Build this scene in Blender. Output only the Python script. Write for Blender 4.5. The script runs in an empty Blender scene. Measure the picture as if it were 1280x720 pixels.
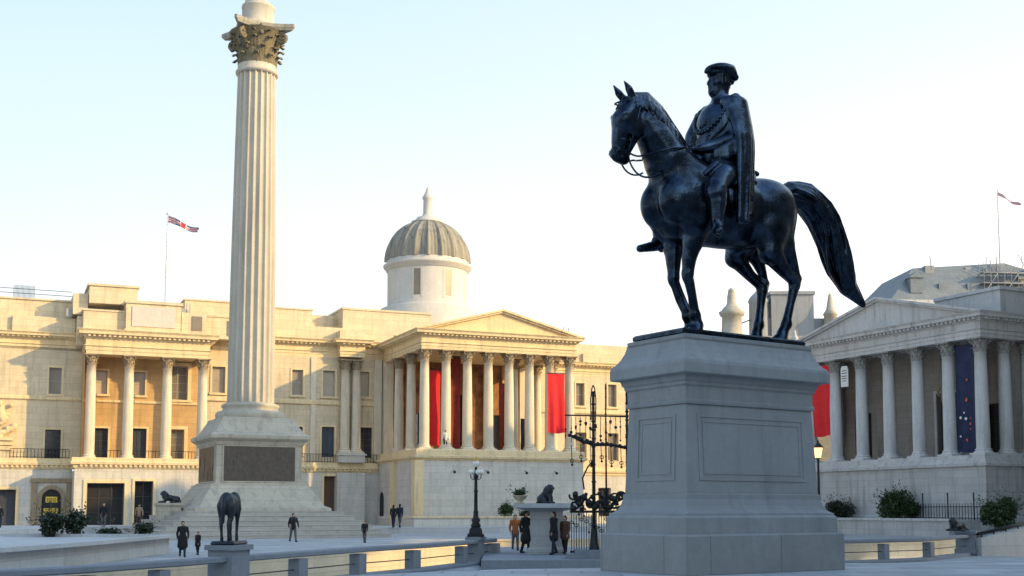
import bpy, bmesh, math, random
import numpy as np
from mathutils import Vector, Matrix

random.seed(7)
SC = bpy.context.scene
COL = SC.collection
R = math.radians
PI = math.pi

# ------------------------------------------------------------------ materials
def new_mat(name):
    m = bpy.data.materials.new(name)
    m.use_nodes = True
    nt = m.node_tree
    nt.nodes.clear()
    out = nt.nodes.new('ShaderNodeOutputMaterial')
    b = nt.nodes.new('ShaderNodeBsdfPrincipled')
    nt.links.new(b.outputs[0], out.inputs[0])
    return m, nt, b

def N(nt, typ, **kw):
    n = nt.nodes.new(typ)
    for k, v in kw.items():
        if k in n.inputs.keys():
            n.inputs[k].default_value = v
        else:
            setattr(n, k, v)
    return n

def mixc(nt, fac, a, b, mode='MIX'):
    n = nt.nodes.new('ShaderNodeMix')
    n.data_type = 'RGBA'
    n.blend_type = mode
    for sock, v in ((n.inputs[0], fac), (n.inputs[6], a), (n.inputs[7], b)):
        if hasattr(v, 'is_output'):
            nt.links.new(v, sock)
        elif isinstance(v, (int, float)):
            sock.default_value = v
        else:
            sock.default_value = (*v, 1)
    return n.outputs[2]

def ramp(nt, src, p0, p1, c0=(0, 0, 0), c1=(1, 1, 1)):
    r = nt.nodes.new('ShaderNodeValToRGB')
    r.color_ramp.elements[0].position = p0
    r.color_ramp.elements[1].position = p1
    r.color_ramp.elements[0].color = (*c0, 1)
    r.color_ramp.elements[1].color = (*c1, 1)
    nt.links.new(src, r.inputs[0])
    return r.outputs[0]

def stone(name, c, dark=None, rough=.85, joints=None, soot=.45, scale=1.0, bump=.25, floor=False, zstain=True):
    """weathered masonry: blotches, vertical rain streaks, optional ashlar joints"""
    m, nt, b = new_mat(name)
    dark = dark or tuple(v * .55 for v in c)
    tc = N(nt, 'ShaderNodeTexCoord')
    n1 = N(nt, 'ShaderNodeTexNoise', Scale=.55 * scale, Detail=6., Roughness=.65)
    nt.links.new(tc.outputs['Object'], n1.inputs['Vector'])
    n2 = N(nt, 'ShaderNodeTexNoise', Scale=5. * scale, Detail=5., Roughness=.7)
    nt.links.new(tc.outputs['Object'], n2.inputs['Vector'])
    mp = N(nt, 'ShaderNodeMapping')
    mp.inputs['Scale'].default_value = (2.2 * scale, 2.2 * scale, .22 * scale) if not floor else (.35, .9, 1)
    nt.links.new(tc.outputs['Object'], mp.inputs[0])
    n3 = N(nt, 'ShaderNodeTexNoise', Scale=1., Detail=5., Roughness=.6)
    nt.links.new(mp.outputs[0], n3.inputs['Vector'])
    col = mixc(nt, ramp(nt, n1.outputs[0], .3, .72), tuple(v * .86 for v in c), tuple(min(1, v * 1.1) for v in c))
    col = mixc(nt, ramp(nt, n2.outputs[0], .35, .8), col, tuple(v * .82 for v in c))
    if zstain:
        f = ramp(nt, n3.outputs[0], .5 if not floor else .40, .78 if not floor else .66, (0, 0, 0), (soot, soot, soot))
        col = mixc(nt, f, col, dark)
    hsrc = n2.outputs[0]
    if joints:
        bw, bh, js = joints
        sx = N(nt, 'ShaderNodeSeparateXYZ')
        nt.links.new(tc.outputs['Object'], sx.inputs[0])
        ad = N(nt, 'ShaderNodeMath', operation='ADD')
        nt.links.new(sx.outputs[0], ad.inputs[0]); nt.links.new(sx.outputs[1], ad.inputs[1])
        cb = N(nt, 'ShaderNodeCombineXYZ')
        if js == 'floor':
            nt.links.new(sx.outputs[0], cb.inputs[0]); nt.links.new(sx.outputs[1], cb.inputs[1])
        else:
            nt.links.new(ad.outputs[0], cb.inputs[0]); nt.links.new(sx.outputs[2], cb.inputs[1])
        br = N(nt, 'ShaderNodeTexBrick', Scale=1.)
        br.inputs['Brick Width'].default_value = bw
        br.inputs['Row Height'].default_value = bh
        br.inputs['Mortar Size'].default_value = .012 if js != 'floor' else .03
        br.inputs['Mortar Smooth'].default_value = .4
        br.inputs['Color1'].default_value = (1, 1, 1, 1)
        br.inputs['Color2'].default_value = ((.86, .86, .86, 1) if js != 'floor' else (.70, .71, .72, 1))
        br.inputs['Mortar'].default_value = (.55, .55, .55, 1)
        nt.links.new(cb.outputs[0], br.inputs['Vector'])
        col = mixc(nt, .8, col, br.outputs[0], 'MULTIPLY')
    nt.links.new(col, b.inputs['Base Color'])
    b.inputs['Roughness'].default_value = rough
    b.inputs['Specular IOR Level'].default_value = .3
    bp = N(nt, 'ShaderNodeBump', Strength=bump, Distance=.05)
    nt.links.new(hsrc, bp.inputs['Height'])
    nt.links.new(bp.outputs[0], b.inputs['Normal'])
    return m

def plain(name, c, rough=.6, metal=0., var=.25, scale=6., spec=.4, bump=0., emit=None):
    m, nt, b = new_mat(name)
    tc = N(nt, 'ShaderNodeTexCoord')
    n = N(nt, 'ShaderNodeTexNoise', Scale=scale, Detail=5., Roughness=.6)
    nt.links.new(tc.outputs['Object'], n.inputs['Vector'])
    col = mixc(nt, ramp(nt, n.outputs[0], .3, .7), tuple(v * (1 - var) for v in c), tuple(min(1, v * (1 + var)) for v in c))
    nt.links.new(col, b.inputs['Base Color'])
    b.inputs['Roughness'].default_value = rough
    b.inputs['Metallic'].default_value = metal
    b.inputs['Specular IOR Level'].default_value = spec
    if bump:
        bp = N(nt, 'ShaderNodeBump', Strength=bump, Distance=.03)
        nt.links.new(n.outputs[0], bp.inputs['Height'])
        nt.links.new(bp.outputs[0], b.inputs['Normal'])
    if emit:
        b.inputs['Emission Color'].default_value = (*emit[0], 1)
        b.inputs['Emission Strength'].default_value = emit[1]
    return m

def bronze(name, c, rough=.32, metal=.75, patina=(.03, .05, .075)):
    m, nt, b = new_mat(name)
    tc = N(nt, 'ShaderNodeTexCoord')
    n = N(nt, 'ShaderNodeTexNoise', Scale=3.2, Detail=7., Roughness=.65)
    nt.links.new(tc.outputs['Object'], n.inputs['Vector'])
    n2 = N(nt, 'ShaderNodeTexNoise', Scale=22., Detail=4., Roughness=.6)
    nt.links.new(tc.outputs['Object'], n2.inputs['Vector'])
    mp = N(nt, 'ShaderNodeMapping'); mp.inputs['Scale'].default_value = (7, 7, 1.1)
    nt.links.new(tc.outputs['Object'], mp.inputs[0])
    n3 = N(nt, 'ShaderNodeTexNoise', Scale=1., Detail=4., Roughness=.6)
    nt.links.new(mp.outputs[0], n3.inputs['Vector'])
    col = mixc(nt, ramp(nt, n.outputs[0], .42, .72), c, patina)
    col = mixc(nt, ramp(nt, n3.outputs[0], .55, .8, (0, 0, 0), (.35, .35, .35)), col, tuple(v * 1.6 for v in patina))
    nt.links.new(col, b.inputs['Base Color'])
    b.inputs['Metallic'].default_value = metal
    rr = ramp(nt, n2.outputs[0], .3, .7, (rough - .05,) * 3, (rough + .12,) * 3)
    nt.links.new(rr, b.inputs['Roughness'])
    bp = N(nt, 'ShaderNodeBump', Strength=.12, Distance=.03)
    nt.links.new(n2.outputs[0], bp.inputs['Height'])
    bp2 = N(nt, 'ShaderNodeBump', Strength=.18, Distance=.08)
    nt.links.new(n.outputs[0], bp2.inputs['Height'])
    nt.links.new(bp.outputs[0], bp2.inputs['Normal'])
    nt.links.new(bp2.outputs[0], b.inputs['Normal'])
    return m

def leafmat(name, c1, c2):
    m, nt, b = new_mat(name)
    g = N(nt, 'ShaderNodeNewGeometry')
    tc = N(nt, 'ShaderNodeTexCoord')
    n = N(nt, 'ShaderNodeTexNoise', Scale=3.5, Detail=3.)
    nt.links.new(tc.outputs['Object'], n.inputs['Vector'])
    a = mixc(nt, ramp(nt, n.outputs[0], .35, .65), c1, c2)
    a = mixc(nt, g.outputs['Random Per Island'], a, tuple(v * .5 for v in c1))
    nt.links.new(a, b.inputs['Base Color'])
    b.inputs['Roughness'].default_value = .5
    return m

def glassmat(name, c, rough=.08):
    m, nt, b = new_mat(name)
    tc = N(nt, 'ShaderNodeTexCoord')
    n = N(nt, 'ShaderNodeTexNoise', Scale=.9, Detail=3.)
    nt.links.new(tc.outputs['Object'], n.inputs['Vector'])
    col = mixc(nt, n.outputs[0], tuple(v * .4 for v in c), c)
    oi = N(nt, 'ShaderNodeObjectInfo')
    col = mixc(nt, ramp(nt, oi.outputs['Random'], .45, 1.), col, tuple(v * 2.6 + .02 for v in c))
    nt.links.new(col, b.inputs['Base Color'])
    b.inputs['Roughness'].default_value = rough
    b.inputs['Specular IOR Level'].default_value = .6
    return m

M = {}
LIME = (.73, .60, .405)
M['wall'] = stone('gallery_limestone', LIME, (.28, .24, .18), joints=(1.3, .55, 'w'), soot=.5)
M['trim'] = stone('gallery_trim', (.80, .625, .37), (.24, .20, .15), soot=.55)
M['low'] = stone('gallery_lower_stone', (.66, .62, .55), (.27, .25, .22), joints=(1.5, .6, 'w'), soot=.55)  # paler than the upper wall, standing in for missing shade on the ground storey
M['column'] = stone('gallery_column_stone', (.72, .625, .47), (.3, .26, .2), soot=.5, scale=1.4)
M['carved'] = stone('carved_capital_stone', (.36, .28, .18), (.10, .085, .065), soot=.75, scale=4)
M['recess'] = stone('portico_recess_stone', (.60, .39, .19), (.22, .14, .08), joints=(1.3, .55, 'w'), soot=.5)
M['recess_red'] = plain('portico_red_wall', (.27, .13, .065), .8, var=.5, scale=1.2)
M['leadroof'] = stone('lead_roof', (.34, .35, .36), (.18, .18, .19), soot=.6)
M['domelead'] = stone('dome_lead', (.30, .275, .22), (.06, .058, .05), rough=.75, soot=.85, scale=1.3, bump=.5)
M['drum'] = stone('dome_drum_stone', (.60, .56, .50), (.42, .38, .32), soot=.3)
M['nelson'] = stone('column_granite', (.52, .475, .39), (.25, .225, .18), soot=.6, scale=.8, joints=None, bump=.35)
M['nelson_base'] = stone('column_base_stone', (.52, .465, .37), (.2, .18, .15), soot=.6, joints=(1.6, .8, 'w'))
M['steps'] = stone('column_step_granite', (.50, .475, .43), (.26, .25, .23), soot=.4, joints=(2.2, .32, 'w'))
M['capbronze'] = stone('blackened_capital', (.21, .18, .115), (.03, .027, .02), soot=.85, scale=3, bump=.6)
M['abacus'] = stone('weathered_abacus_stone', (.34, .315, .26), (.1, .09, .07), soot=.7, scale=2)
M['relief'] = bronze('bronze_relief', (.085, .07, .056), .5, .4, (.12, .10, .08))
M['right'] = stone('grey_portico_stone', (.55, .545, .525), (.16, .15, .14), joints=(1.3, .55, 'w'), soot=.55)
M['rtrim'] = stone('grey_portico_trim', (.60, .59, .57), (.13, .12, .11), soot=.6)
M['rcol'] = stone('grey_portico_column', (.64, .635, .62), (.22, .21, .2), soot=.5, scale=1.4)
M['rcarved'] = stone('grey_carved_stone', (.34, .325, .30), (.09, .085, .08), soot=.7, scale=4)
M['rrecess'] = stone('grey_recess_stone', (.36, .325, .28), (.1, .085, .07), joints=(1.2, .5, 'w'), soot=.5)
M['slate'] = stone('blue_slate', (.22, .25, .27), (.1, .11, .12), joints=(.5, .3, 'w'), soot=.4, rough=.6)
M['granite'] = stone('pedestal_granite', (.315, .32, .318), (.15, .165, .18), rough=.6, soot=.55, scale=1.6, bump=.12)
M['granite_low'] = stone('pedestal_base_granite', (.30, .305, .298), (.15, .165, .18), rough=.65, joints=(1.52, .95, 'w'), soot=.45, scale=1.2, bump=.15)
M['parapet'] = stone('parapet_granite', (.235, .255, .28), (.13, .145, .16), rough=.7, soot=.4, scale=1.6)
M['court'] = stone('court_wall_stone', (.62, .53, .38), (.36, .29, .2), joints=(1.9, .7, 'w'), soot=.4)
M['pave'] = stone('pale_paving', (.52, .53, .54), (.27, .28, .29), rough=.7, joints=(1.1, .75, 'floor'), soot=.7, bump=.1, floor=True)
M['plaza'] = stone('plaza_paving', (.53, .535, .53), (.27, .275, .28), rough=.7, joints=(2.4, 1.6, 'floor'), soot=.7, bump=.1, floor=True)
M['terrace'] = stone('terrace_stone', (.54, .54, .53), (.3, .3, .3), rough=.75, joints=(1.8, .6, 'w'), soot=.35)
M['bronze'] = bronze('black_bronze', (.014, .020, .030), .17, .95, (.055, .085, .13))
M['bronze2'] = bronze('black_bronze_figure', (.019, .028, .043), .19, .95, (.062, .096, .15))
M['bronze3'] = bronze('dark_bronze_small', (.022, .026, .032), .42, .5, (.045, .055, .065))
M['iron'] = plain('black_iron', (.014, .015, .017), .5, .3, .4, 20)
M['gilt'] = plain('gilded_metal', (.55, .36, .09), .35, .7, .3, 20)
M['globe'] = plain('white_glass_globe', (.8, .76, .66), .25, 0, .05, 5)
M['lampglow'] = plain('lit_lamp_glass', (.8, .6, .3), .3, 0, .05, 5, emit=((1, .68, .28), 1.6))
M['glass'] = glassmat('dark_window_glass', (.02, .025, .035))
M['glass2'] = glassmat('grey_window_glass', (.27, .225, .17), .3)
M['frame'] = plain('dark_window_frame', (.05, .055, .06), .5)
M['framew'] = plain('pale_window_frame', (.4, .38, .34), .6)
M['black'] = plain('dark_doorway', (.012, .012, .014), .6)
M['wood'] = plain('brown_door_wood', (.11, .06, .03), .55)
M['red'] = plain('red_banner_cloth', (.72, .022, .026), .85, 0, .12, 1.5)
M['maroon'] = plain('maroon_banner_cloth', (.22, .03, .022), .85, 0, .3, 1.5)
M['navy'] = plain('navy_banner_cloth', (.022, .03, .075), .8, 0, .3, 1.2)
M['gold'] = plain('gold_banner_cloth', (.62, .34, .08), .8, 0, .25, 1.5)
M['blueb'] = plain('pale_blue_banner_cloth', (.28, .38, .46), .8, 0, .25, 1.5)
M['white'] = plain('white_paint', (.75, .74, .7), .6, 0, .05)
M['yellow'] = plain('yellow_sign_paint', (.75, .52, .06), .5, 0, .15, 8)
M['orange'] = plain('orange_paint', (.75, .12, .03), .6, 0, .1)
M['leaf'] = leafmat('evergreen_leaves', (.03, .065, .018), (.07, .12, .03))
M['leaf2'] = leafmat('dark_shrub_leaves', (.018, .032, .014), (.04, .06, .022))
M['soil'] = plain('dark_soil', (.03, .022, .016), .95, 0, .4, 8)
M['bark'] = plain('shrub_bark', (.06, .045, .03), .9, 0, .4, 10)
M['skin'] = plain('skin', (.42, .25, .17), .5, 0, .08, 20)
M['flagblue'] = plain('flag_blue', (.03, .04, .16), .8)
M['flagred'] = plain('flag_red', (.55, .03, .04), .8)
M['flagwhite'] = plain('flag_white', (.75, .75, .75), .8)
M['pole'] = plain('pale_pole_paint', (.5, .5, .52), .5)
M['brick'] = stone('distant_stone', (.5, .46, .38), (.3, .27, .22), joints=(1.2, .5, 'w'), soot=.4)
M['rooflow'] = stone('office_stone', (.45, .42, .37), (.25, .23, .2), joints=(1.4, .6, 'w'))
for nm, c in dict(cloth_black=(.012, .012, .015), cloth_navy=(.02, .026, .05), cloth_grey=(.09, .09, .1), cloth_red=(.2, .02, .025),
                  cloth_brown=(.1, .05, .03), cloth_tan=(.3, .22, .14), cloth_orange=(.34, .10, .02), cloth_white=(.6, .58, .55),
                  cloth_green=(.02, .05, .04), hair_dark=(.015, .011, .009), hair_brown=(.07, .04, .02)).items():
    M[nm] = plain(nm, c, .85, 0, .25, 9)

# ------------------------------------------------------------------ object helpers
def link(name, me, mat=None, parent=None, smooth=False):
    o = bpy.data.objects.new(name, me)
    COL.objects.link(o)
    if mat is not None and not me.materials:
        for mm in (mat if isinstance(mat, (list, tuple)) else [mat]):
            me.materials.append(M[mm] if isinstance(mm, str) else mm)
    if parent is not None:
        o.parent = parent
    return o

def tag(o, label=None, cat=None, group=None, kind=None):
    if label: o['label'] = label
    if cat: o['category'] = cat
    if group: o['group'] = group
    if kind: o['kind'] = kind
    return o

def thing(name, label, cat, loc=(0, 0, 0), rz=0., group=None):
    o = bpy.data.objects.new(name, None)
    o.empty_display_size = .3
    COL.objects.link(o)
    o.location = loc
    o.rotation_euler = (0, 0, rz)
    return tag(o, label, cat, group)

def copy_tree(o, parent=None):
    c = o.copy(); COL.objects.link(c)
    if parent is not None: c.parent = parent
    for ch in [k for k in bpy.data.objects if k.parent == o]:
        copy_tree(ch, c)
    return c

class MB:
    """collects shapes for ONE mesh"""
    def __init__(s):
        s.v = []; s.f = []; s.mi = []; s.sm = []
    def add(s, vs, fs, mi=0, smooth=False, mat=None):
        b = len(s.v)
        if mat is not None:
            vs = [tuple(mat @ Vector(p)) for p in vs]
        s.v += [tuple(p) for p in vs]
        for f in fs:
            s.f.append([b + i for i in f]); s.mi.append(mi); s.sm.append(smooth)
    def box(s, x0, x1, y0, y1, z0, z1, mi=0, mat=None):
        vs = [(x, y, z) for z in (z0, z1) for y in (y0, y1) for x in (x0, x1)]
        s.add(vs, [(0, 2, 3, 1), (4, 5, 7, 6), (0, 1, 5, 4), (2, 6, 7, 3), (0, 4, 6, 2), (1, 3, 7, 5)], mi, False, mat)
    def prism(s, pts, axis, a0, a1, mi=0, mat=None):
        """polygon extruded along an axis; pts are the 2 other coordinates in order"""
        n = len(pts)
        def P(p, a):
            return {'x': (a, p[0], p[1]), 'y': (p[0], a, p[1]), 'z': (p[0], p[1], a)}[axis]
        vs = [P(p, a0) for p in pts] + [P(p, a1) for p in pts]
        fs = [tuple(range(n))[::-1], tuple(range(n, 2 * n))] + [(i, (i + 1) % n, n + (i + 1) % n, n + i) for i in range(n)]
        s.add(vs, fs, mi, False, mat)
    def lathe(s, prof, c=(0, 0), seg=24, mi=0, smooth=True, cap=True, fn=None, mat=None):
        vs = []; fs = []
        for (r, z) in prof:
            for k in range(seg):
                a = 2 * PI * k / seg
                rr = r * (fn(a, z) if fn else 1)
                vs.append((c[0] + rr * math.cos(a), c[1] + rr * math.sin(a), z))
        for i in range(len(prof) - 1):
            for k in range(seg):
                k2 = (k + 1) % seg
                fs.append((i * seg + k, i * seg + k2, (i + 1) * seg + k2, (i + 1) * seg + k))
        s.add(vs, fs, mi, smooth, mat)
        if cap:
            n = len(prof)
            s.add([vs[k] for k in range(seg)], [tuple(range(seg))[::-1]], mi, False, mat)
            s.add([vs[(n - 1) * seg + k] for k in range(seg)], [tuple(range(seg))], mi, False, mat)
    def rings(s, rings, mi=0, smooth=False, cap=True, mat=None):
        """list of closed loops with equal vertex counts"""
        n = len(rings[0]); vs = [p for r in rings for p in r]; fs = []
        for i in range(len(rings) - 1):
            for k in range(n):
                k2 = (k + 1) % n
                fs.append((i * n + k, i * n + k2, (i + 1) * n + k2, (i + 1) * n + k))
        if cap:
            fs.append(tuple(range(n))[::-1]); fs.append(tuple(range((len(rings) - 1) * n, len(rings) * n)))
        s.add(vs, fs, mi, smooth, mat)
    def rect_profile(s, hx, hy, prof, mi=0, c=(0, 0)):
        """moulded block: prof = [(offset, z)...] around a rectangle of half sizes hx, hy"""
        s.rings([[(c[0] - hx - o, c[1] - hy - o, z), (c[0] + hx + o, c[1] - hy - o, z), (c[0] + hx + o, c[1] + hy + o, z), (c[0] - hx - o, c[1] + hy + o, z)] for o, z in prof], mi)
    def tube(s, path, r, seg=8, mi=0, smooth=True, cap=True, fine=0):
        path = [Vector(p) for p in path]
        if fine:
            Q = [path[0]] + path + [path[-1]]; path = []
            for i in range(1, len(Q) - 2):
                for k in range(fine):
                    t = k / fine; p0, p1, p2, p3 = Q[i - 1:i + 3]
                    path.append(.5 * (2 * p1 + (p2 - p0) * t + (2 * p0 - 5 * p1 + 4 * p2 - p3) * t * t + (3 * p1 - p0 - 3 * p2 + p3) * t ** 3))
            path.append(Q[-1])
        rr = r if isinstance(r, (list, tuple)) else [r] * len(path)
        rings = []
        up = Vector((0, 0, 1))
        pn = None
        for i, p in enumerate(path):
            d = (path[min(i + 1, len(path) - 1)] - path[max(i - 1, 0)])
            if d.length < 1e-9: d = Vector((0, 0, 1))
            d.normalize()
            if pn is None:
                a = up if abs(d.z) < .9 else Vector((1, 0, 0))
                pn = d.cross(a).normalized()
            else:
                pn = (pn - d * pn.dot(d))
                pn = pn.normalized() if pn.length > 1e-6 else d.orthogonal().normalized()
            q = d.cross(pn)
            rings.append([tuple(p + (pn * math.cos(2 * PI * k / seg) + q * math.sin(2 * PI * k / seg)) * rr[i]) for k in range(seg)])
        s.rings(rings, mi, smooth, cap)
    def sphere(s, c, r, seg=10, mi=0, sc=(1, 1, 1)):
        prof = [(max(1e-4, math.sin(PI * i / (seg // 2))), -math.cos(PI * i / (seg // 2))) for i in range(seg // 2 + 1)]
        vs = []; fs = []
        for (q, z) in prof:
            for k in range(seg):
                a = 2 * PI * k / seg
                vs.append((c[0] + r * sc[0] * q * math.cos(a), c[1] + r * sc[1] * q * math.sin(a), c[2] + r * sc[2] * z))
        for i in range(len(prof) - 1):
            for k in range(seg):
                fs.append((i * seg + k, i * seg + (k + 1) % seg, (i + 1) * seg + (k + 1) % seg, (i + 1) * seg + k))
        s.add(vs, fs, mi, True)
    def torus(s, c, R0, r, axis='y', seg=14, rs=6, mi=0, a0=0., a1=2 * PI):
        pts = []
        n = seg
        for k in range(n + 1):
            a = a0 + (a1 - a0) * k / n
            ca, sa = R0 * math.cos(a), R0 * math.sin(a)
            pts.append({'y': (c[0] + ca, c[1], c[2] + sa), 'z': (c[0] + ca, c[1] + sa, c[2]), 'x': (c[0], c[1] + ca, c[2] + sa)}[axis])
        s.tube(pts, r, rs, mi)
    def sweep(s, path, prof, mi=0, closed=False):
        """moulding: 2-D path (plan), profile [(out, z)...] closed polygon; out is to the right of the path"""
        P = [Vector((p[0], p[1])) for p in path]
        n = len(P); offs = []
        for i in range(n):
            def nd(a, b):
                d = (b - a).normalized(); return Vector((d.y, -d.x))
            if closed:
                n1 = nd(P[i - 1], P[i]); n2 = nd(P[i], P[(i + 1) % n])
            else:
                n1 = nd(P[i - 1], P[i]) if i > 0 else nd(P[i], P[i + 1])
                n2 = nd(P[i], P[i + 1]) if i < n - 1 else n1
            m = (n1 + n2)
            m = m / max(.2, m.dot(n1)) if m.length > 1e-6 else n1
            offs.append(m)
        k = len(prof); vs = []; fs = []
        for i in range(n):
            for (o, z) in prof:
                q = P[i] + offs[i] * o
                vs.append((q.x, q.y, z))
        rng = n if closed else n - 1
        for i in range(rng):
            j = (i + 1) % n
            for a in range(k):
                b = (a + 1) % k
                fs.append((i * k + a, j * k + a, j * k + b, i * k + b))
        if not closed:
            fs.append(tuple(range(k))); fs.append(tuple(range((n - 1) * k, n * k))[::-1])
        s.add(vs, fs, mi)
    def wall(s, x0, x1, z0, z1, y, ops=(), depth=.35, mi=0):
        """wall sheet facing -y with real openings and reveals"""
        xs = sorted({x0, x1, *[o[0] for o in ops], *[o[1] for o in ops]})
        zs = sorted({z0, z1, *[o[2] for o in ops], *[o[3] for o in ops]})
        xs = [x for x in xs if x0 <= x <= x1]; zs = [z for z in zs if z0 <= z <= z1]
        for i in range(len(xs) - 1):
            for j in range(len(zs) - 1):
                cx, cz = (xs[i] + xs[i + 1]) / 2, (zs[j] + zs[j + 1]) / 2
                if any(o[0] < cx < o[1] and o[2] < cz < o[3] for o in ops): continue
                s.add([(xs[i], y, zs[j]), (xs[i + 1], y, zs[j]), (xs[i + 1], y, zs[j + 1]), (xs[i], y, zs[j + 1])], [(0, 1, 2, 3)], mi)
        for a, b, c, d in [o[:4] for o in ops]:
            s.add([(a, y, c), (a, y + depth, c), (a, y + depth, d), (a, y, d)], [(0, 1, 2, 3)], mi)
            s.add([(b, y, c), (b, y, d), (b, y + depth, d), (b, y + depth, c)], [(0, 1, 2, 3)], mi)
            s.add([(a, y, d), (a, y + depth, d), (b, y + depth, d), (b, y, d)], [(0, 1, 2, 3)], mi)
            s.add([(a, y, c), (b, y, c), (b, y + depth, c), (a, y + depth, c)], [(0, 1, 2, 3)], mi)
    def mesh(s, name):
        me = bpy.data.meshes.new(name)
        me.from_pydata(s.v, [], s.f)
        me.polygons.foreach_set('material_index', s.mi)
        me.polygons.foreach_set('use_smooth', s.sm)
        me.update()
        bm = bmesh.new(); bm.from_mesh(me)
        bmesh.ops.recalc_face_normals(bm, faces=bm.faces)
        bm.to_mesh(me); bm.free()
        return me
    def build(s, name, mat, parent=None):
        return link(name, s.mesh(name), mat, parent)

# ------------------------------------------------------------------ implicit-surface sculpting (smooth unions, surface nets)
def seg_rc(p, a, b, r1, r2):
    a = np.array(a, np.float32); b = np.array(b, np.float32); ba = b - a
    L = float(ba @ ba) + 1e-9
    t = np.clip(((p - a) @ ba) / L, 0, 1)
    q = p - a - t[..., None] * ba
    return np.sqrt((q * q).sum(-1)) - (r1 + (r2 - r1) * t)

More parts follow.
